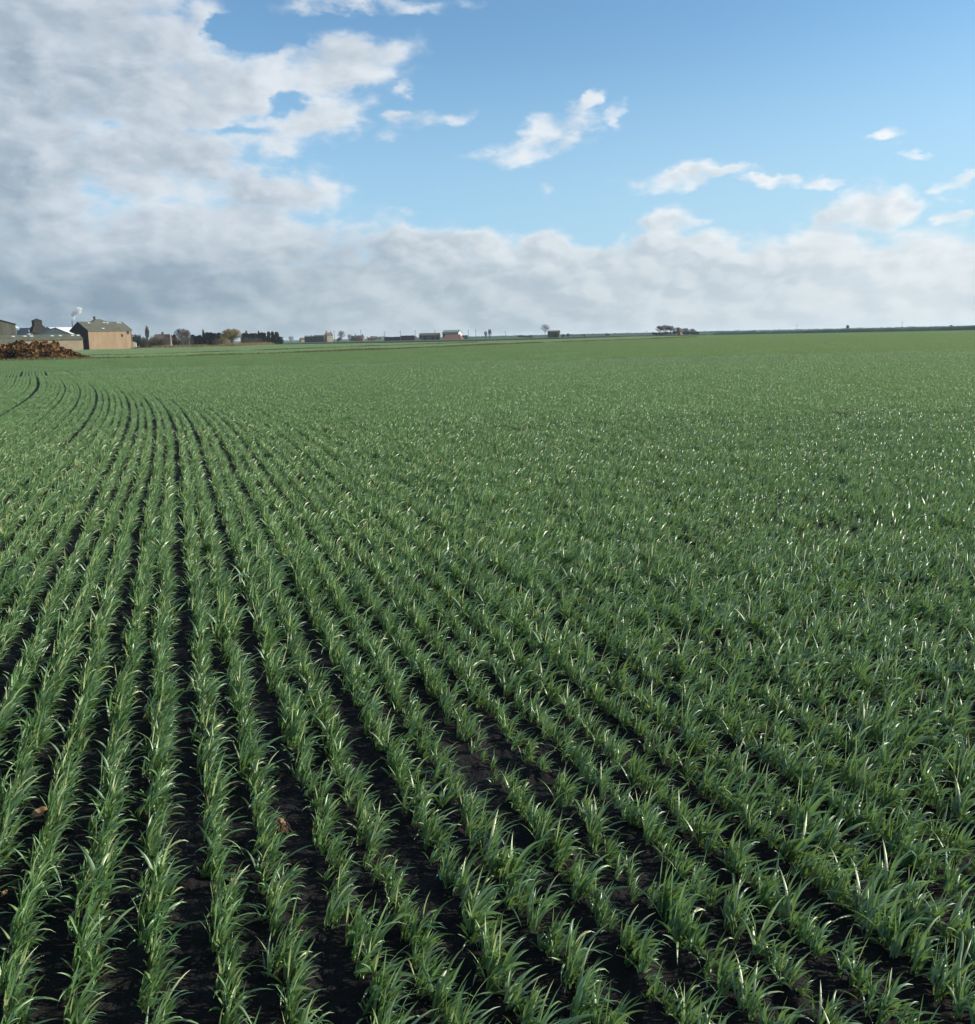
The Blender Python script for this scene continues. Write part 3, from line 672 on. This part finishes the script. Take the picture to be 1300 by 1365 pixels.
l.new(tc.outputs['Object'], nz.inputs['Vector']); l.new(nz.outputs[0], mr.inputs[0]); l.new(mr.outputs[0], pv.inputs['Density']); l.new(pv.outputs[0], n['Material Output'].inputs['Volume'])
sm.cycles.volume_sampling = 'EQUIANGULAR'
tag(b.build('smoke', sm, smooth=True), 'white puff of steam drifting right from the thin chimney stack', 'smoke', kind='stuff')

# orange brick house among the thickets
e = bldg('brick_house', 216, 400, math.radians(-15), 'orange brick house with brown roof half hidden by thickets', 'house')
b = MB(); gable_walls(b, -2.6, 4.2, 6, 3.6, 5.7); b.build('wall', M_ORANGE, e)
b = MB(); gable_roof(b, -2.6, 4.2, 6, 3.6, 5.7); rf = b.build('roof', M_TILE, e)
b = MB(); b.box(.2,1.0,-.4,.4,5.2,6.9); b.build('chimney', M_ORANGE, rf)
for x in (-1.2,1,3): hole(e, 'window', x, 1.1, .8, 1, -3, M_GLASS, M_WHITE)
b = MB(); x, y, _ = at(228.3, 370); b.tube([(0,0,-.2),(0,0,5.9)], [.17,.13], 8); e = bldg('pale_pole', 228.3, 370, 0, 'pale upright pole standing before the trees right of the orange house', 'pole')
b.build('post', M_WPOLE, e); b = MB(); b.box(-.5,.5,-.06,.06,5.3,5.45); b.build('crossarm', M_WPOLE, e)
e = bldg('store_tank', 179.5, 345, 0, 'small pale blue tank beside the right end of the brick barn', 'tank')
b = MB(); b.tube([(0,0,.5),(0,0,2.2)], [.75,.75], 14); b.build('tank_body', M_TEAL, e)
b = MB(); b.box(-.7,.7,-.7,.7,0,.5); b.build('base', M_BRICK2, e)
b = MB(); rn = random.Random(9)
b.add([(-2.2,-1,-.1),(2.2,-1,-.1),(2.2,1,-.1),(-2.2,1,-.1),(-.5,0,.5),(.7,0,.45)], [(0,1,5,4),(1,2,5),(2,3,4,5),(3,0,4),(3,2,1,0)])
for _ in range(60):
    x, y = max(-1.9,min(1.9,rn.gauss(0,.9))), max(-.8,min(.8,rn.gauss(0,.4))); s = rn.uniform(.15,.3); z = max(0, .45-abs(x)*.25)*rn.random()
    b.box(x-s, x+s, y-s, y+s, z-.1, z+s)
o = b.build('rubble_heap', M_RUST); o.location = at(182.5, 335); tag(o, 'low heap of red brick rubble at the right end of the brick barn', 'rubble')

# far farmhouse with a long clipped hedge
e = bldg('farmhouse', 437, 900, math.radians(25), 'cream gabled farmhouse with dark roof and tall chimneys', 'house')
b = MB(); b.prism([(-3,-.2),(-3,6.2),(0,9.2),(3,6.2),(3,-.2)], -2, 4.5); b.build('wall', M_CREAM, e)
b = MB(); gable_roof(b, -2, 4.5, 6, 6.2, 9.2); rf = b.build('roof', M_TILE, e)
b = MB(); b.box(-1.4,-.6,-.4,.4,8.4,11.2); b.build('chimney', M_TILE, rf); b = MB(); b.box(3.2,4.0,-.4,.4,8.4,10.6); b.build('chimney', M_CREAM, rf)
for x in (-.6,1.2,3.2):
    for z in (1.1,3.9): hole(e, 'window', x, z, .9, 1.2, -3, M_GLASS, M_WHITE)
e = bldg('farm_wing', 425, 905, math.radians(10), 'dark roofed wing joined to the left of the cream farmhouse', 'house')
b = MB(); gable_walls(b, -4, 5.5, 6, 4.2, 6.8); b.build('wall', M_OLIVE, e)
b = MB(); gable_roof(b, -4, 5.5, 6, 4.2, 6.8); b.build('roof', M_TILE, e)
def hedge(px0, px1, d, h, label, m, seed):
    x0 = at(px0, d); x1 = at(px1, d); b = MB(); rnd = random.Random(seed)
    for _ in range(1500):
        u = rnd.random(); b.tri((x0[0]+(x1[0]-x0[0])*u, d+rnd.uniform(-.9,.9), rnd.uniform(.1,h)*(.9+.1*math.sin(u*40))), .7, rnd)
    b.box(min(x0[0],x1[0])+.4, max(x0[0],x1[0])-.4, d-.6, d+.6, -.1, h*.8)
    return tag(b.build('clipped_hedge', m), label, 'hedge')
hedge(406, 432, 890, hgt(418, 446.5, 890), 'long olive clipped hedge running left from the cream farmhouse', M_EVER, 5)
e = bldg('outhouse', 403, 900, math.radians(20), 'small tan outhouse with dark roof at the left end of the long hedge', 'shed')
b = MB(); gable_walls(b, -2, 2.5, 4, 3, 4.6); b.build('wall', M_CREAM, e); b = MB(); gable_roof(b, -2, 2.5, 4, 3, 4.6); b.build('roof', M_TILE, e)
e = bldg('brick_farmhouse', 478, 980, math.radians(-20), 'orange brick farmhouse with twin chimneys among dark bushes', 'house')
b = MB(); gable_walls(b, -4.5, 6, 6, 3.6, 6.0); b.build('wall', M_ORANGE, e)
b = MB(); gable_roof(b, -4.5, 6, 6, 3.6, 6.0); rf = b.build('roof', M_TILE, e)
for x in (-3.5, 5): b = MB(); b.box(x-.4,x+.4,-.4,.4,5.2,7.6); b.build('chimney', M_ORANGE, rf)
for x in (-2.5,0.5,3.5): hole(e, 'window', x, 1.2, .9, 1.1, -3, M_GLASS, M_WHITE)
e = bldg('brick_bungalow', 497, 1040, 0, 'tiny orange bungalow peeping between the dark bushes', 'house')
b = MB(); gable_walls(b, -3, 3, 6, 2.8, 5); b.build('wall', M_ORANGE, e); b = MB(); gable_roof(b, -3, 3, 6, 2.8, 5); b.build('roof', M_TILE, e)

# black sheeted stacks
def stack(px0, px1, d, h, label, seed):
    w = (px1-px0)/F*d; e = bldg('covered_stack', (px0+px1)/2, d, 0, label, 'stack', 'black sheeted stacks'); rnd = random.Random(seed)
    n = 22; X = []; Y = []; Z = []
    us = np.linspace(-w/2, w/2, n); vs = np.array([-4,-4,-3.6,-2,0,2,3.6,4,4]); zs = np.array([-.1,h*.6,h*.88,h*.97,h,h*.97,h*.88,h*.6,-.1])
    X, Y = np.meshgrid(us, vs, indexing='ij'); Z = np.repeat(zs[None], n, 0) * (1 + .06*(fbm(X*.3, Y*.3, seed, 3)-.5)*2) ; Z[0] = Z[-1] = -.1
    X[0] = X[1]-.4; X[-1] = X[-2]+.4
    o = grid_mesh('sheeting', X, Y, Z, M_PLASTIC); o.parent = e
    return e
stack(512, 535, 820, hgt(523, 449, 820), 'lower left part of the black sheeted stacks', 1)
stack(533, 554, 840, hgt(545, 447.2, 840), 'higher right part of the black sheeted stacks', 2)
e = bldg('bale_pile', 556.5, 835, 0, 'pile of pale bales at the right end of the black stacks', 'bales')
for i, (x, z) in enumerate(((-2,0),(0,0),(2,0),(-1.6,1.2),(.5,1.2),(-1.5,2.4))):
    b = MB(); b.box(x-.95,x+.95,-1.2,1.2,z+.01*i,z+1.17); b.build('bale', M_BRICK2, e)
e = bldg('farm_shed', 566, 860, math.radians(-10), 'dark open shed with long grey roof left of the green roofed barn', 'shed')
b = MB(); gable_walls(b, -4.5, 15, 9, 4.2, 6.3); b.build('wall', M_DARKBOARD_SHADE, e); b = MB(); gable_roof(b, -4.5, 15, 9, 4.2, 6.3); b.build('roof', M_MOSS, e)
hole(e, 'door', -1.6, 0, 2.6, 3, -4.5, M_RUST, M_GREYCLAD); hole(e, 'bay', 5, 0, 5, 2.8, -4.5, M_OLIVE, M_GREYCLAD)
e = bldg('green_roof_barn', 603, 850, math.radians(-24), 'tall barn with pale green roof behind the red roofed shed', 'barn')
b = MB(); gable_walls(b, -8.2, 8.2, 9, 6.4, 8.6); b.build('wall', M_DARKBOARD_SHADE, e); b = MB(); gable_roof(b, -8.2, 8.2, 9, 6.0, 8.6, .6, .25); b.build('roof', M_GREENROOF, e)
b = MB(); b.prism([(-4.4,.0),(-4.4,6.0),(0,8.4),(4.4,6.0),(4.4,0)], 8.21, 8.3); b.build('gable_cladding', M_PALE, e)
e = bldg('red_roof_shed', 604, 826, math.radians(-10), 'low shed with broad sloping red roof before the green roofed barn', 'shed')
b = MB(); b.add([(-9,-6,-.1),(9.2,-6,-.1),(6.5,0,4.6),(-7,0,4.6),(-9,5,-.1),(9.2,5,-.1)], [(0,1,2,3),(1,5,2),(5,4,3,2),(4,0,3),(0,4,5,1)]); b.build('roof', M_RUST, e)
b = MB(); b.box(-7,7,-3.2,-2.0,-.1,1.2); b.build('wall', M_ORANGE, e)
e = bldg('hut', 620, 850, 0, 'small dark and tan hut just right of the red roofed shed', 'shed')
b = MB(); gable_walls(b, -2.5, 2.5, 3, 2.2, 3.4); b.build('wall', M_BRICK2, e); b = MB(); gable_roof(b, -2.5, 2.5, 3, 2.2, 3.4); b.build('roof', M_DARKBOARD_SHADE, e)
hole(e, 'door', .8, 0, 1.3, 2, -1.5, M_HOLE)
e = bldg('olive_shed', 738.5, 700, math.radians(-8), 'flat topped olive shed at the foot of the tall bare tree', 'shed')
b = MB(); gable_walls(b, -4.6, 4.6, 6, 3.7, 4.3); b.build('wall', M_OLIVE, e); b = MB(); gable_roof(b, -4.6, 4.6, 6, 4.0, 5.1, .2, .3); b.build('roof', M_MOSS, e)
hole(e, 'door', 2, 0, 2, 2.4, -3, M_HOLE)
e = bldg('cottage', 907, 612, math.radians(40), 'tan gabled cottage half hidden in the middle of the copse', 'house')
b = MB(); gable_walls(b, -1.2, 1.6, 3.0, 2.6, 4.2); b.build('wall', M_BRICK2, e); b = MB(); gable_roof(b, -1.2, 1.6, 3.0, 2.6, 4.2); rf = b.build('roof', M_OLIVE, e)
b = MB(); b.box(-.2,.2,-.2,.2,3.9,4.7); b.build('chimney', M_ORANGE, rf)

# telegraph poles: each its own, one copied
def pole(px, top, d, label):
    h = hgt(px, top, d); e = empty('telegraph_pole', at(px, d), R.uniform(-.5,.5), label, 'pole', 'telegraph poles along the skyline')
    b = MB(); b.tube([(0,0,-.2),(0,0,h)], [.19,.14], 6); b.build('post', M_POLE, e)
    b = MB(); b.box(-.9,.9,-.08,.08,h-.6,h-.45); c = b.build('crossarm', M_POLE, e)
for px, tp, d, lb in ((446,441,700,'telegraph pole just right of the cream farmhouse'),(481.5,440,700,'telegraph pole above the orange brick farmhouse'),(513,442,760,'telegraph pole above the left end of the black stacks'),
        (534,441,760,'telegraph pole above the middle of the black stacks'),(554,440.5,760,'telegraph pole above the pale bales'),(580,440,760,'telegraph pole left of the green roofed barn'),
        (624.5,440,700,'telegraph pole next right of the green roofed barn'),(634.5,439.5,700,'telegraph pole left of the pair of bare trees'),(674,442,800,'telegraph pole midway between the pair of bare trees and the low clump'),
        (862,441,900,'short telegraph pole left of the copse'),(1062.5,433,900,'pole on the skyline left of the small clear bare tree'),(1202.5,429,900,'tall pole on the skyline far to the right')):
    pole(px, tp, d, lb)

# ------------------------------------------------------------------ straw and dung heap
n, m_ = 260, 60
us = np.linspace(-1, 1, n); vs = np.linspace(-1, 1, m_); U, Vv = np.meshgrid(us, vs, indexing='ij')
hx0, hx1 = -92.0, -49.2; cx = (hx0+hx1)/2
X = cx + U*(hx1-hx0)/2; Y = 110 + Vv*4.2
env = np.clip(1-np.abs(U)**3, 0, 1)**.6 * np.clip(1-Vv**2, 0, 1)**.55
crest = 1.9 + .9*(fbm(X*.45, Y*.2, 91, 3)-.4) + .35*np.exp(-((X+54.5)/1.5)**2)
tail = np.clip((hx1 - X)/5.5, 0, 1)**.7
n1 = fbm(X*1.6, Y*1.6, 92, 4); n2 = fbm(X*5, Y*5, 93, 3)
Z = -.1 + env*crest*np.minimum(1, .12+tail)*(.62+.75*n1) + env*(n2-.5)*.35
Z += env * .5*np.maximum(n1-.55, 0)
M_HEAP = mat('straw_dung', (.15,.080,.030), (.016,.010,.007), .7, .95, .3, bscale=4, spec=.1, c3=(.46,.29,.09), detail=9)
for nd in M_HEAP.node_tree.nodes:
    if nd.type == 'VALTORGB': nd.color_ramp.elements[0].position = .40; nd.color_ramp.elements[1].position = .58; nd.color_ramp.elements[2].position = .74
b = MB(); rn = random.Random(12)
hm = X.shape
for i in range(hm[0]):
    for j in range(hm[1]): b.v.append((float(X[i,j]), float(Y[i,j]+.5*(n2[i,j]-.5)), float(Z[i,j])))
for i in range(hm[0]-1):
    for j in range(hm[1]-1): b.f.append((i*hm[1]+j, (i+1)*hm[1]+j, (i+1)*hm[1]+j+1, i*hm[1]+j+1))
for _ in range(2800):                       # ragged clods and wads of straw over it
    i = rn.randrange(2, hm[0]-2); j = rn.randrange(1, hm[1]//2+12); s = rn.uniform(.10,.36)*min(1, .35+float(env[i,j]))
    p = Vector((float(X[i,j]), float(Y[i,j]), float(Z[i,j]) + s*.35))
    q = [Vector((rn.uniform(-1,1), rn.uniform(-1,1), rn.uniform(-.7,.9)))*s for _ in range(7)]
    b.add([p+Vector((-s,0,-s*.5))+q[0]*.4, p+Vector((s,0,-s*.4))+q[1]*.4, p+Vector((0,-s,-s*.5))+q[2]*.4, p+Vector((0,s,-s*.5))+q[3]*.4, p+Vector((0,0,s*.8))+q[4]*.4, p+Vector((s*.5,-s*.5,s*.5))+q[5]*.4],
          [(0,2,4),(2,5,4),(2,1,5),(1,3,5),(5,3,4),(3,0,4),(0,3,1,2)])
for _ in range(260):                        # bits fallen on the grass round it
    x = rn.uniform(hx0, hx1+1.5); y = 105.6 - abs(rn.gauss(0, .8)); s = rn.uniform(.04, .15)
    b.add([(x-s,y,-.04),(x+s,y-s,-.04),(x+s*.6,y+s,-.04),(x,y,s*1.3)], [(0,1,3),(1,2,3),(2,0,3)])
tag(b.build('straw_heap', M_HEAP), 'long ragged heap of brown and orange straw dung at the left field edge', 'heap')

# ------------------------------------------------------------------ litter between the rows
M_LITTER = mat('dry_leaf', (.27,.17,.08), (.17,.10,.045), 40, .8, spec=.2); M_ROOT = mat('dry_stubble', (.13,.09,.055), (.08,.055,.035), 40, .9, spec=.1)
def dead_leaf(x, y, z, s, rz, label):
    b = MB(); n = 8
    for i in range(n+1):
        u = i/n; w = s*.32*math.sin(math.pi*(.08+.86*u)); zz = .25*s*math.sin(u*3.1) + .1*s*math.sin(u*9)
        b.v += [(s*(u-.5), -w, zz+.12*s), (s*(u-.5), 0, zz), (s*(u-.5), w, zz+.16*s)]
    for i in range(n):
        for j in (0,1): a = i*3+j; b.f.append((a, a+3, a+4, a+1))
    o = b.build('dead_leaf', M_LITTER, smooth=True); o.location = (x, y, z); o.rotation_euler = (.3, -.3, rz)
    return tag(o, label, 'leaf', 'dead leaves and scraps among the rows')
dead_leaf(-1.53, 2.72, .04, .055, .6, 'curled tan dead leaf on the dark soil at the left edge of the foreground')
dead_leaf(-.775, 2.34, .03, .03, 2.2, 'small orange leaf scrap near the bottom of the foreground')
dead_leaf(-1.43, 2.31, .03, .022, 1.2, 'tiny orange scrap low at the left edge')
dead_leaf(-1.85, 5.57, .05, .03, .2, 'tiny orange scrap in a gap between rows further up')
dead_leaf(-5.12, 10.8, .11, .06, .9, 'reddish brown leaf lying on top of the wheat far up the left rows')
o = MB(); rn = random.Random(4)
for _ in range(16):
    a = rn.uniform(-1.2, 1.2); L = rn.uniform(.03,.075); z = rn.uniform(.01,.03); p = Vector((rn.gauss(0,.012), rn.gauss(0,.01), z))
    q = p + Vector((math.cos(a)*L, -math.sin(a)*L*.5 - .02, rn.uniform(-.01,.03))); o.tube([p, p.lerp(q,.5)+Vector((0,0,.01)), q], [.0022,.0018,.001], 4)
e = empty('straw_clod', (-.70, 2.63, .02), -.5, 'tan straw clod with trailing dry roots in a gap between foreground rows', 'clod')
o.build('dry_roots', M_ROOT, e); b = MB()
N = 9
for i in range(N+1):
    for j in range(12):
        t = math.pi*i/N; a = 6.283*j/12; r = .024*(1+.3*math.sin(3*a+i)+.15*math.sin(5*t+a*2)); b.v.append((r*math.sin(t)*math.cos(a)-.01, r*.8*math.sin(t)*math.sin(a), .015+r*.8*math.cos(t)))
for i in range(N):
    for j in range(12): b.f.append((i*12+j, (i+1)*12+j, (i+1)*12+(j+1)%12, i*12+(j+1)%12))
b.build('clod', M_LITTER, e, smooth=True)

# ------------------------------------------------------------------ haze
HAZE = 0.00009
if HAZE:
    b = MB(); b.box(-9000, 9000, -9000, 9000, -1.2, 24)
    hz = bpy.data.materials.new('haze'); nn, ll = nodes(hz); nn.remove(nn['Principled BSDF'])
    pv = nn.new('ShaderNodeVolumePrincipled'); pv.inputs['Color'].default_value = (.80,.88,1,1); pv.inputs['Density'].default_value = HAZE; pv.inputs['Anisotropy'].default_value = .1
    ll.new(pv.outputs[0], nn['Material Output'].inputs['Volume'])
    tag(b.build('haze', hz), 'thin pale air haze over the flat farmland', 'haze', kind='stuff')

# ------------------------------------------------------------------ sun and sky
SUN_AZ = math.radians(90); SUN_EL = math.radians(24)
sl = bpy.data.lights.new('sun', 'SUN'); sl.energy = 5.0; sl.angle = math.radians(.5); sl.color = (1, .93, .82)
so = bpy.data.objects.new('sun', sl); COL.objects.link(so)
sd = Vector((math.sin(SUN_AZ)*math.cos(SUN_EL), math.cos(SUN_AZ)*math.cos(SUN_EL), math.sin(SUN_EL)))
so.rotation_euler = sd.to_track_quat('Z', 'Y').to_euler()

w = bpy.data.worlds.new("World"); SC.world = w; w.use_nodes = True
w.cycles.sampling_method = 'MANUAL'; w.cycles.sample_map_resolution = 512
N = w.node_tree.nodes; L = w.node_tree.links; bg = N['Background']; bg.inputs['Strength'].default_value = .081
sky = N.new('ShaderNodeTexSky'); sky.sky_type = 'NISHITA'; sky.sun_disc = False; sky.sun_elevation = SUN_EL; sky.sun_rotation = SUN_AZ
sky.air_density = 1.0; sky.dust_density = .8; sky.ozone_density = 1.5
def mth(op, a, b=None, c=None, clamp=False):
    q = N.new('ShaderNodeMath'); q.operation = op; q.use_clamp = clamp
    for i, v in enumerate((a, b, c)):
        if v is None: continue
        if isinstance(v, (int, float)): q.inputs[i].default_value = v
        else: L.new(v, q.inputs[i])
    return q.outputs[0]
def rng(v, a, b, c=0., d=1., smooth=True):
    q = N.new('ShaderNodeMapRange'); q.interpolation_type = 'SMOOTHSTEP' if smooth else 'LINEAR'
    q.inputs[1].default_value = a; q.inputs[2].default_value = b; q.inputs[3].default_value = c; q.inputs[4].default_value = d
    L.new(v, q.inputs[0]); return q.outputs[0]
def mix(f, a, b, kind='MIX'):
    q = N.new('ShaderNodeMix'); q.data_type = 'RGBA'; q.blend_type = kind; q.clamp_factor = True
    if isinstance(f, (int, float)): q.inputs[0].default_value = f
    else: L.new(f, q.inputs[0])
    for i, v in ((6, a), (7, b)):
        if isinstance(v, tuple): q.inputs[i].default_value = (*v, 1)
        else: L.new(v, q.inputs[i])
    return q.outputs[2]
def noise(vec, sc, det=6, rough=.55, dist=0):
    q = N.new('ShaderNodeTexNoise'); q.inputs['Scale'].default_value = sc; q.inputs['Detail'].default_value = det; q.inputs['Roughness'].default_value = rough
    q.inputs['Distortion'].default_value = dist; L.new(vec, q.inputs['Vector']); return q
tc = N.new('ShaderNodeTexCoord'); sx_ = N.new('ShaderNodeSeparateXYZ'); L.new(tc.outputs['Generated'], sx_.inputs[0])
az = mth('MULTIPLY', mth('ARCTAN2', sx_.outputs[0], sx_.outputs[1]), 57.29578)
el = mth('MULTIPLY', mth('ARCSINE', sx_.outputs[2]), 57.29578)
cv = N.new('ShaderNodeCombineXYZ'); L.new(az, cv.inputs[0]); L.new(el, cv.inputs[1]); AE = cv.outputs[0]     # compass angle, elevation
# ragged the cloud outlines by a warp of the sky coordinates
def vop(op, a, b):
    q = N.new('ShaderNodeVectorMath'); q.operation = op
    for i, v in enumerate((a, b)):
        if isinstance(v, tuple): q.inputs[i].default_value = v
        elif isinstance(v, (int, float)): q.inputs['Scale'].default_value = v
        else: L.new(v, q.inputs[i])
    return q.outputs[0]
st = vop('MULTIPLY', AE, (1, 1.9, 1))
wn = noise(st, .22, 6, .6); warp = vop('MULTIPLY', vop('SUBTRACT', wn.outputs['Color'], (.5,.5,.5)), (6.5, 3.4, 0)); AW = vop('ADD', AE, warp)
BLOBS = __import__('json').loads('''{"cloud": [[-23.81, 16.27, 9.68, 5.51, 0.0, 1], [-29.89, 10.51, 9.91, 7.57, 0.0, 1], [-17.57, 14.08, 7.21, 2.77, 0.087, 1], [-9.58, 15.8, 6.1, 1.83, 0.14, 0.85], [-11.09, 13.03, 5.42, 1.57, 0.314, 0.8], [-20.75, 10.7, 6.6, 2.44, 0.0, 1], [-13.56, 9.26, 6.05, 1.64, -0.052, 0.9], [-20.33, 5.68, 17.7, 3.45, 0.0, 1], [-7.14, 19.31, 7.24, 0.53, 0.0, 0.55], [-3.73, 13.1, 2.89, 0.67, 0.175, 0.55], [-4.83, 14.93, 1.11, 0.57, 0.524, 0.4], [3.98, 11.93, 3.93, 1.02, 0.349, 0.72], [6.32, 13.69, 1.29, 0.75, 0.698, 0.65], [8.53, 13.25, 0.92, 0.75, 0.524, 0.4], [12.29, 9.56, 3.61, 0.78, 0.052, 0.66], [14.98, 9.49, 2.43, 0.47, 0.0, 0.55], [17.83, 8.75, 1.63, 0.51, 0.0, 0.6], [20.79, 8.53, 1.66, 0.54, 0.0, 0.62], [23.99, 10.68, 1.49, 0.44, 0.087, 0.62], [25.22, 9.52, 0.85, 0.36, 0.0, 0.5], [27.58, 7.83, 1.49, 0.52, 0.209, 0.62], [28.16, 6.26, 1.33, 0.52, 0.0, 0.55], [23.31, 6.67, 2.49, 1.34, 0.0, 0.85], [21.09, 6.02, 3.32, 1.2, 0.175, 0.85], [11.65, 6.61, 2.2, 1.43, 0.0, 0.8], [-4.0, 5.45, 5.73, 1.84, 0.0, 1], [-0.16, 5.62, 2.88, 1.56, 0.0, 0.9], [3.66, 5.16, 3.82, 1.75, 0.0, 0.95], [7.47, 4.68, 3.3, 1.56, 0.0, 0.9], [10.75, 4.61, 3.71, 1.92, 0.0, 1], [14.41, 4.47, 3.15, 1.71, 0.0, 0.95], [18.4, 4.07, 3.89, 1.77, 0.0, 0.95], [21.79, 4.13, 3.31, 1.9, 0.0, 1], [25.47, 3.22, 3.53, 1.86, 0.0, 0.95], [28.52, 3.22, 2.6, 1.98, 0.0, 0.95], [12.17, 2.04, 27.73, 2.04, 0.0, 1], [3.71, 8.79, 0.95, 0.4, 0.0, 0.4], [-4.85, 8.06, 1.13, 0.36, 0.0, 0.4], [-0.04, 10.78, 1.04, 0.39, 0.0, 0.3]], "hole": [[-14.1, 17.68, 2.69, 0.91, -0.087, 1.1], [-11.49, 13.8, 1.89, 0.41, 0.14, 0.5], [-14.04, 12.12, 1.99, 0.37, 0.0, 0.4]], "dark": [[-25.9, 14.23, 4.9, 1.87, 0.0, 0.45], [-27.11, 9.55, 4.12, 1.57, 0.0, 0.35], [-21.34, 3.41, 15.91, 1.49, 0.0, 0.55], [-15.86, 8.01, 5.29, 0.61, 0.0, 0.4], [-7.81, 5.04, 5.66, 1.19, 0.0, 0.45], [2.68, 3.46, 7.7, 0.94, 0.0, 0.35], [16.67, 3.43, 6.19, 0.72, 0.0, 0.35], [-19.96, 15.29, 3.69, 0.92, 0.0, 0.2]]}''')
tot = None
def blob(c, rx, ry, rot, s):
    q = N.new('ShaderNodeMapping'); q.vector_type = 'TEXTURE'; q.inputs['Location'].default_value = (c[0], c[1], 0); q.inputs['Rotation'].default_value = (0,0,rot); q.inputs['Scale'].default_value = (rx, ry, 1)
    L.new(AW, q.inputs[0]); ln = N.new('ShaderNodeVectorMath'); ln.operation = 'LENGTH'; L.new(q.outputs[0], ln.inputs[0])
    return rng(ln.outputs['Value'], 1.45, .2, 0, s*1.35)
def total(lst):
    t = None
    for cx_, cy_, rx, ry, rot, s in lst:
        o = blob((cx_, cy_), rx, ry, rot, s); t = o if t is None else mth('MAXIMUM', t, o) if s > 0 else mth('ADD', t, o)
    return t
cover = total(BLOBS['cloud'])
holes = total([[*x[:5], abs(x[5])] for x in BLOBS['hole']])
cover = mth('SUBTRACT', cover, holes)
away = rng(mth('ABSOLUTE', az), 31, 44)                       # beyond the picture: ordinary broken cloud
gen = rng(noise(st, .055, 4, .5).outputs[0], .46, .60)
cover = mth('MAXIMUM', cover, mth('MULTIPLY', mth('MULTIPLY', gen, .8), away))
low = rng(el, 6.3, 3.4); cover = mth('MAXIMUM', cover, mth('MULTIPLY', low, 1.7))
fb = noise(vop('MULTIPLY', AE, (1, 1.7, 1)), .33, 9, .5, .2); fbo = fb.outputs[0]
fb2 = noise(vop('ADD', vop('MULTIPLY', AE, (1, 1.7, 1)), (.75, .75, 0)), .33, 9, .5, .2).outputs[0]
dens = mth('ADD', cover, mth('MULTIPLY', mth('MULTIPLY', mth('SUBTRACT', fbo, .5), 2.6), mth('ADD', mth('MULTIPLY', cover, 1.4), .1, clamp=True)))
alpha = rng(dens, .12, 1.1)
lit = rng(mth('ADD', mth('MULTIPLY', mth('SUBTRACT', fbo, fb2), rng(az, -14, 6, 2.3, 4.2)), mth('MULTIPLY', mth('SUBTRACT', fbo, .5), .7)), -.6, .65)
bign = rng(noise(st, .13, 5, .55).outputs[0], .36, .64)
shade = total(BLOBS['dark'])
rightness = rng(az, -26, 24, 0, 1, False)
lowness = rng(el, 9, .5)
c_dark = mix(rightness, (.35,.435,.525), (.60,.69,.765))
c_dark = mix(mth('MULTIPLY', lowness, .75), c_dark, mix(rightness, (.17,.275,.36), (.62,.70,.75)))
c_lite = mix(rightness, (.70,.765,.835), (.93,.965,.985))
c_lite = mix(mth('MULTIPLY', lowness, .7), c_lite, mix(rightness, (.30,.40,.475), (.70,.78,.815)))
lv = mth('SUBTRACT', mth('ADD', mth('MULTIPLY', lit, .62), mth('MULTIPLY', bign, .42)), mth('MULTIPLY', shade, .42), clamp=True)
edge = rng(dens, 1.25, .55, 0, .5); lv = mth('ADD', lv, edge, clamp=True)
cloud = mix(lv, c_dark, c_lite)
skyc = mix(1.0, sky.outputs[0], (1.04, 1.38, 1.52), 'MULTIPLY')
skyc = mix(mth('MULTIPLY', rng(el, 19, 3), .8), skyc, mix(rng(az, -15, 28), (3.3, 5.3, 7.2), (4.1, 6.0, 7.5)))
ten = vop('SCALE', cloud, 8.4)
al = mth('MULTIPLY', alpha, .97)
fin = mix(al, skyc, ten)
L.new(fin, bg.inputs['Color'])

# ------------------------------------------------------------------ camera and output
cam = bpy.data.cameras.new('camera'); co = bpy.data.objects.new('camera', cam); COL.objects.link(co)
cam.lens = 50; cam.sensor_width = 56; cam.sensor_fit = 'HORIZONTAL'; cam.shift_y = -44.5/1300
cam.clip_start = .05; cam.clip_end = 30000
co.location = (0, 0, EYE)
co.rotation_euler = (Matrix.Rotation(math.pi/2 - TILT, 3, 'X') @ Matrix.Rotation(-ROLL, 3, 'Z')).to_euler()
SC.camera = co
SC.view_settings.view_transform = 'Standard'; SC.view_settings.look = 'None'; SC.view_settings.exposure = .55; SC.view_settings.gamma = 1
cy = SC.cycles; cy.max_bounces = 6; cy.diffuse_bounces = 3; cy.glossy_bounces = 2; cy.transmission_bounces = 3; cy.volume_bounces = 2; cy.transparent_max_bounces = 8
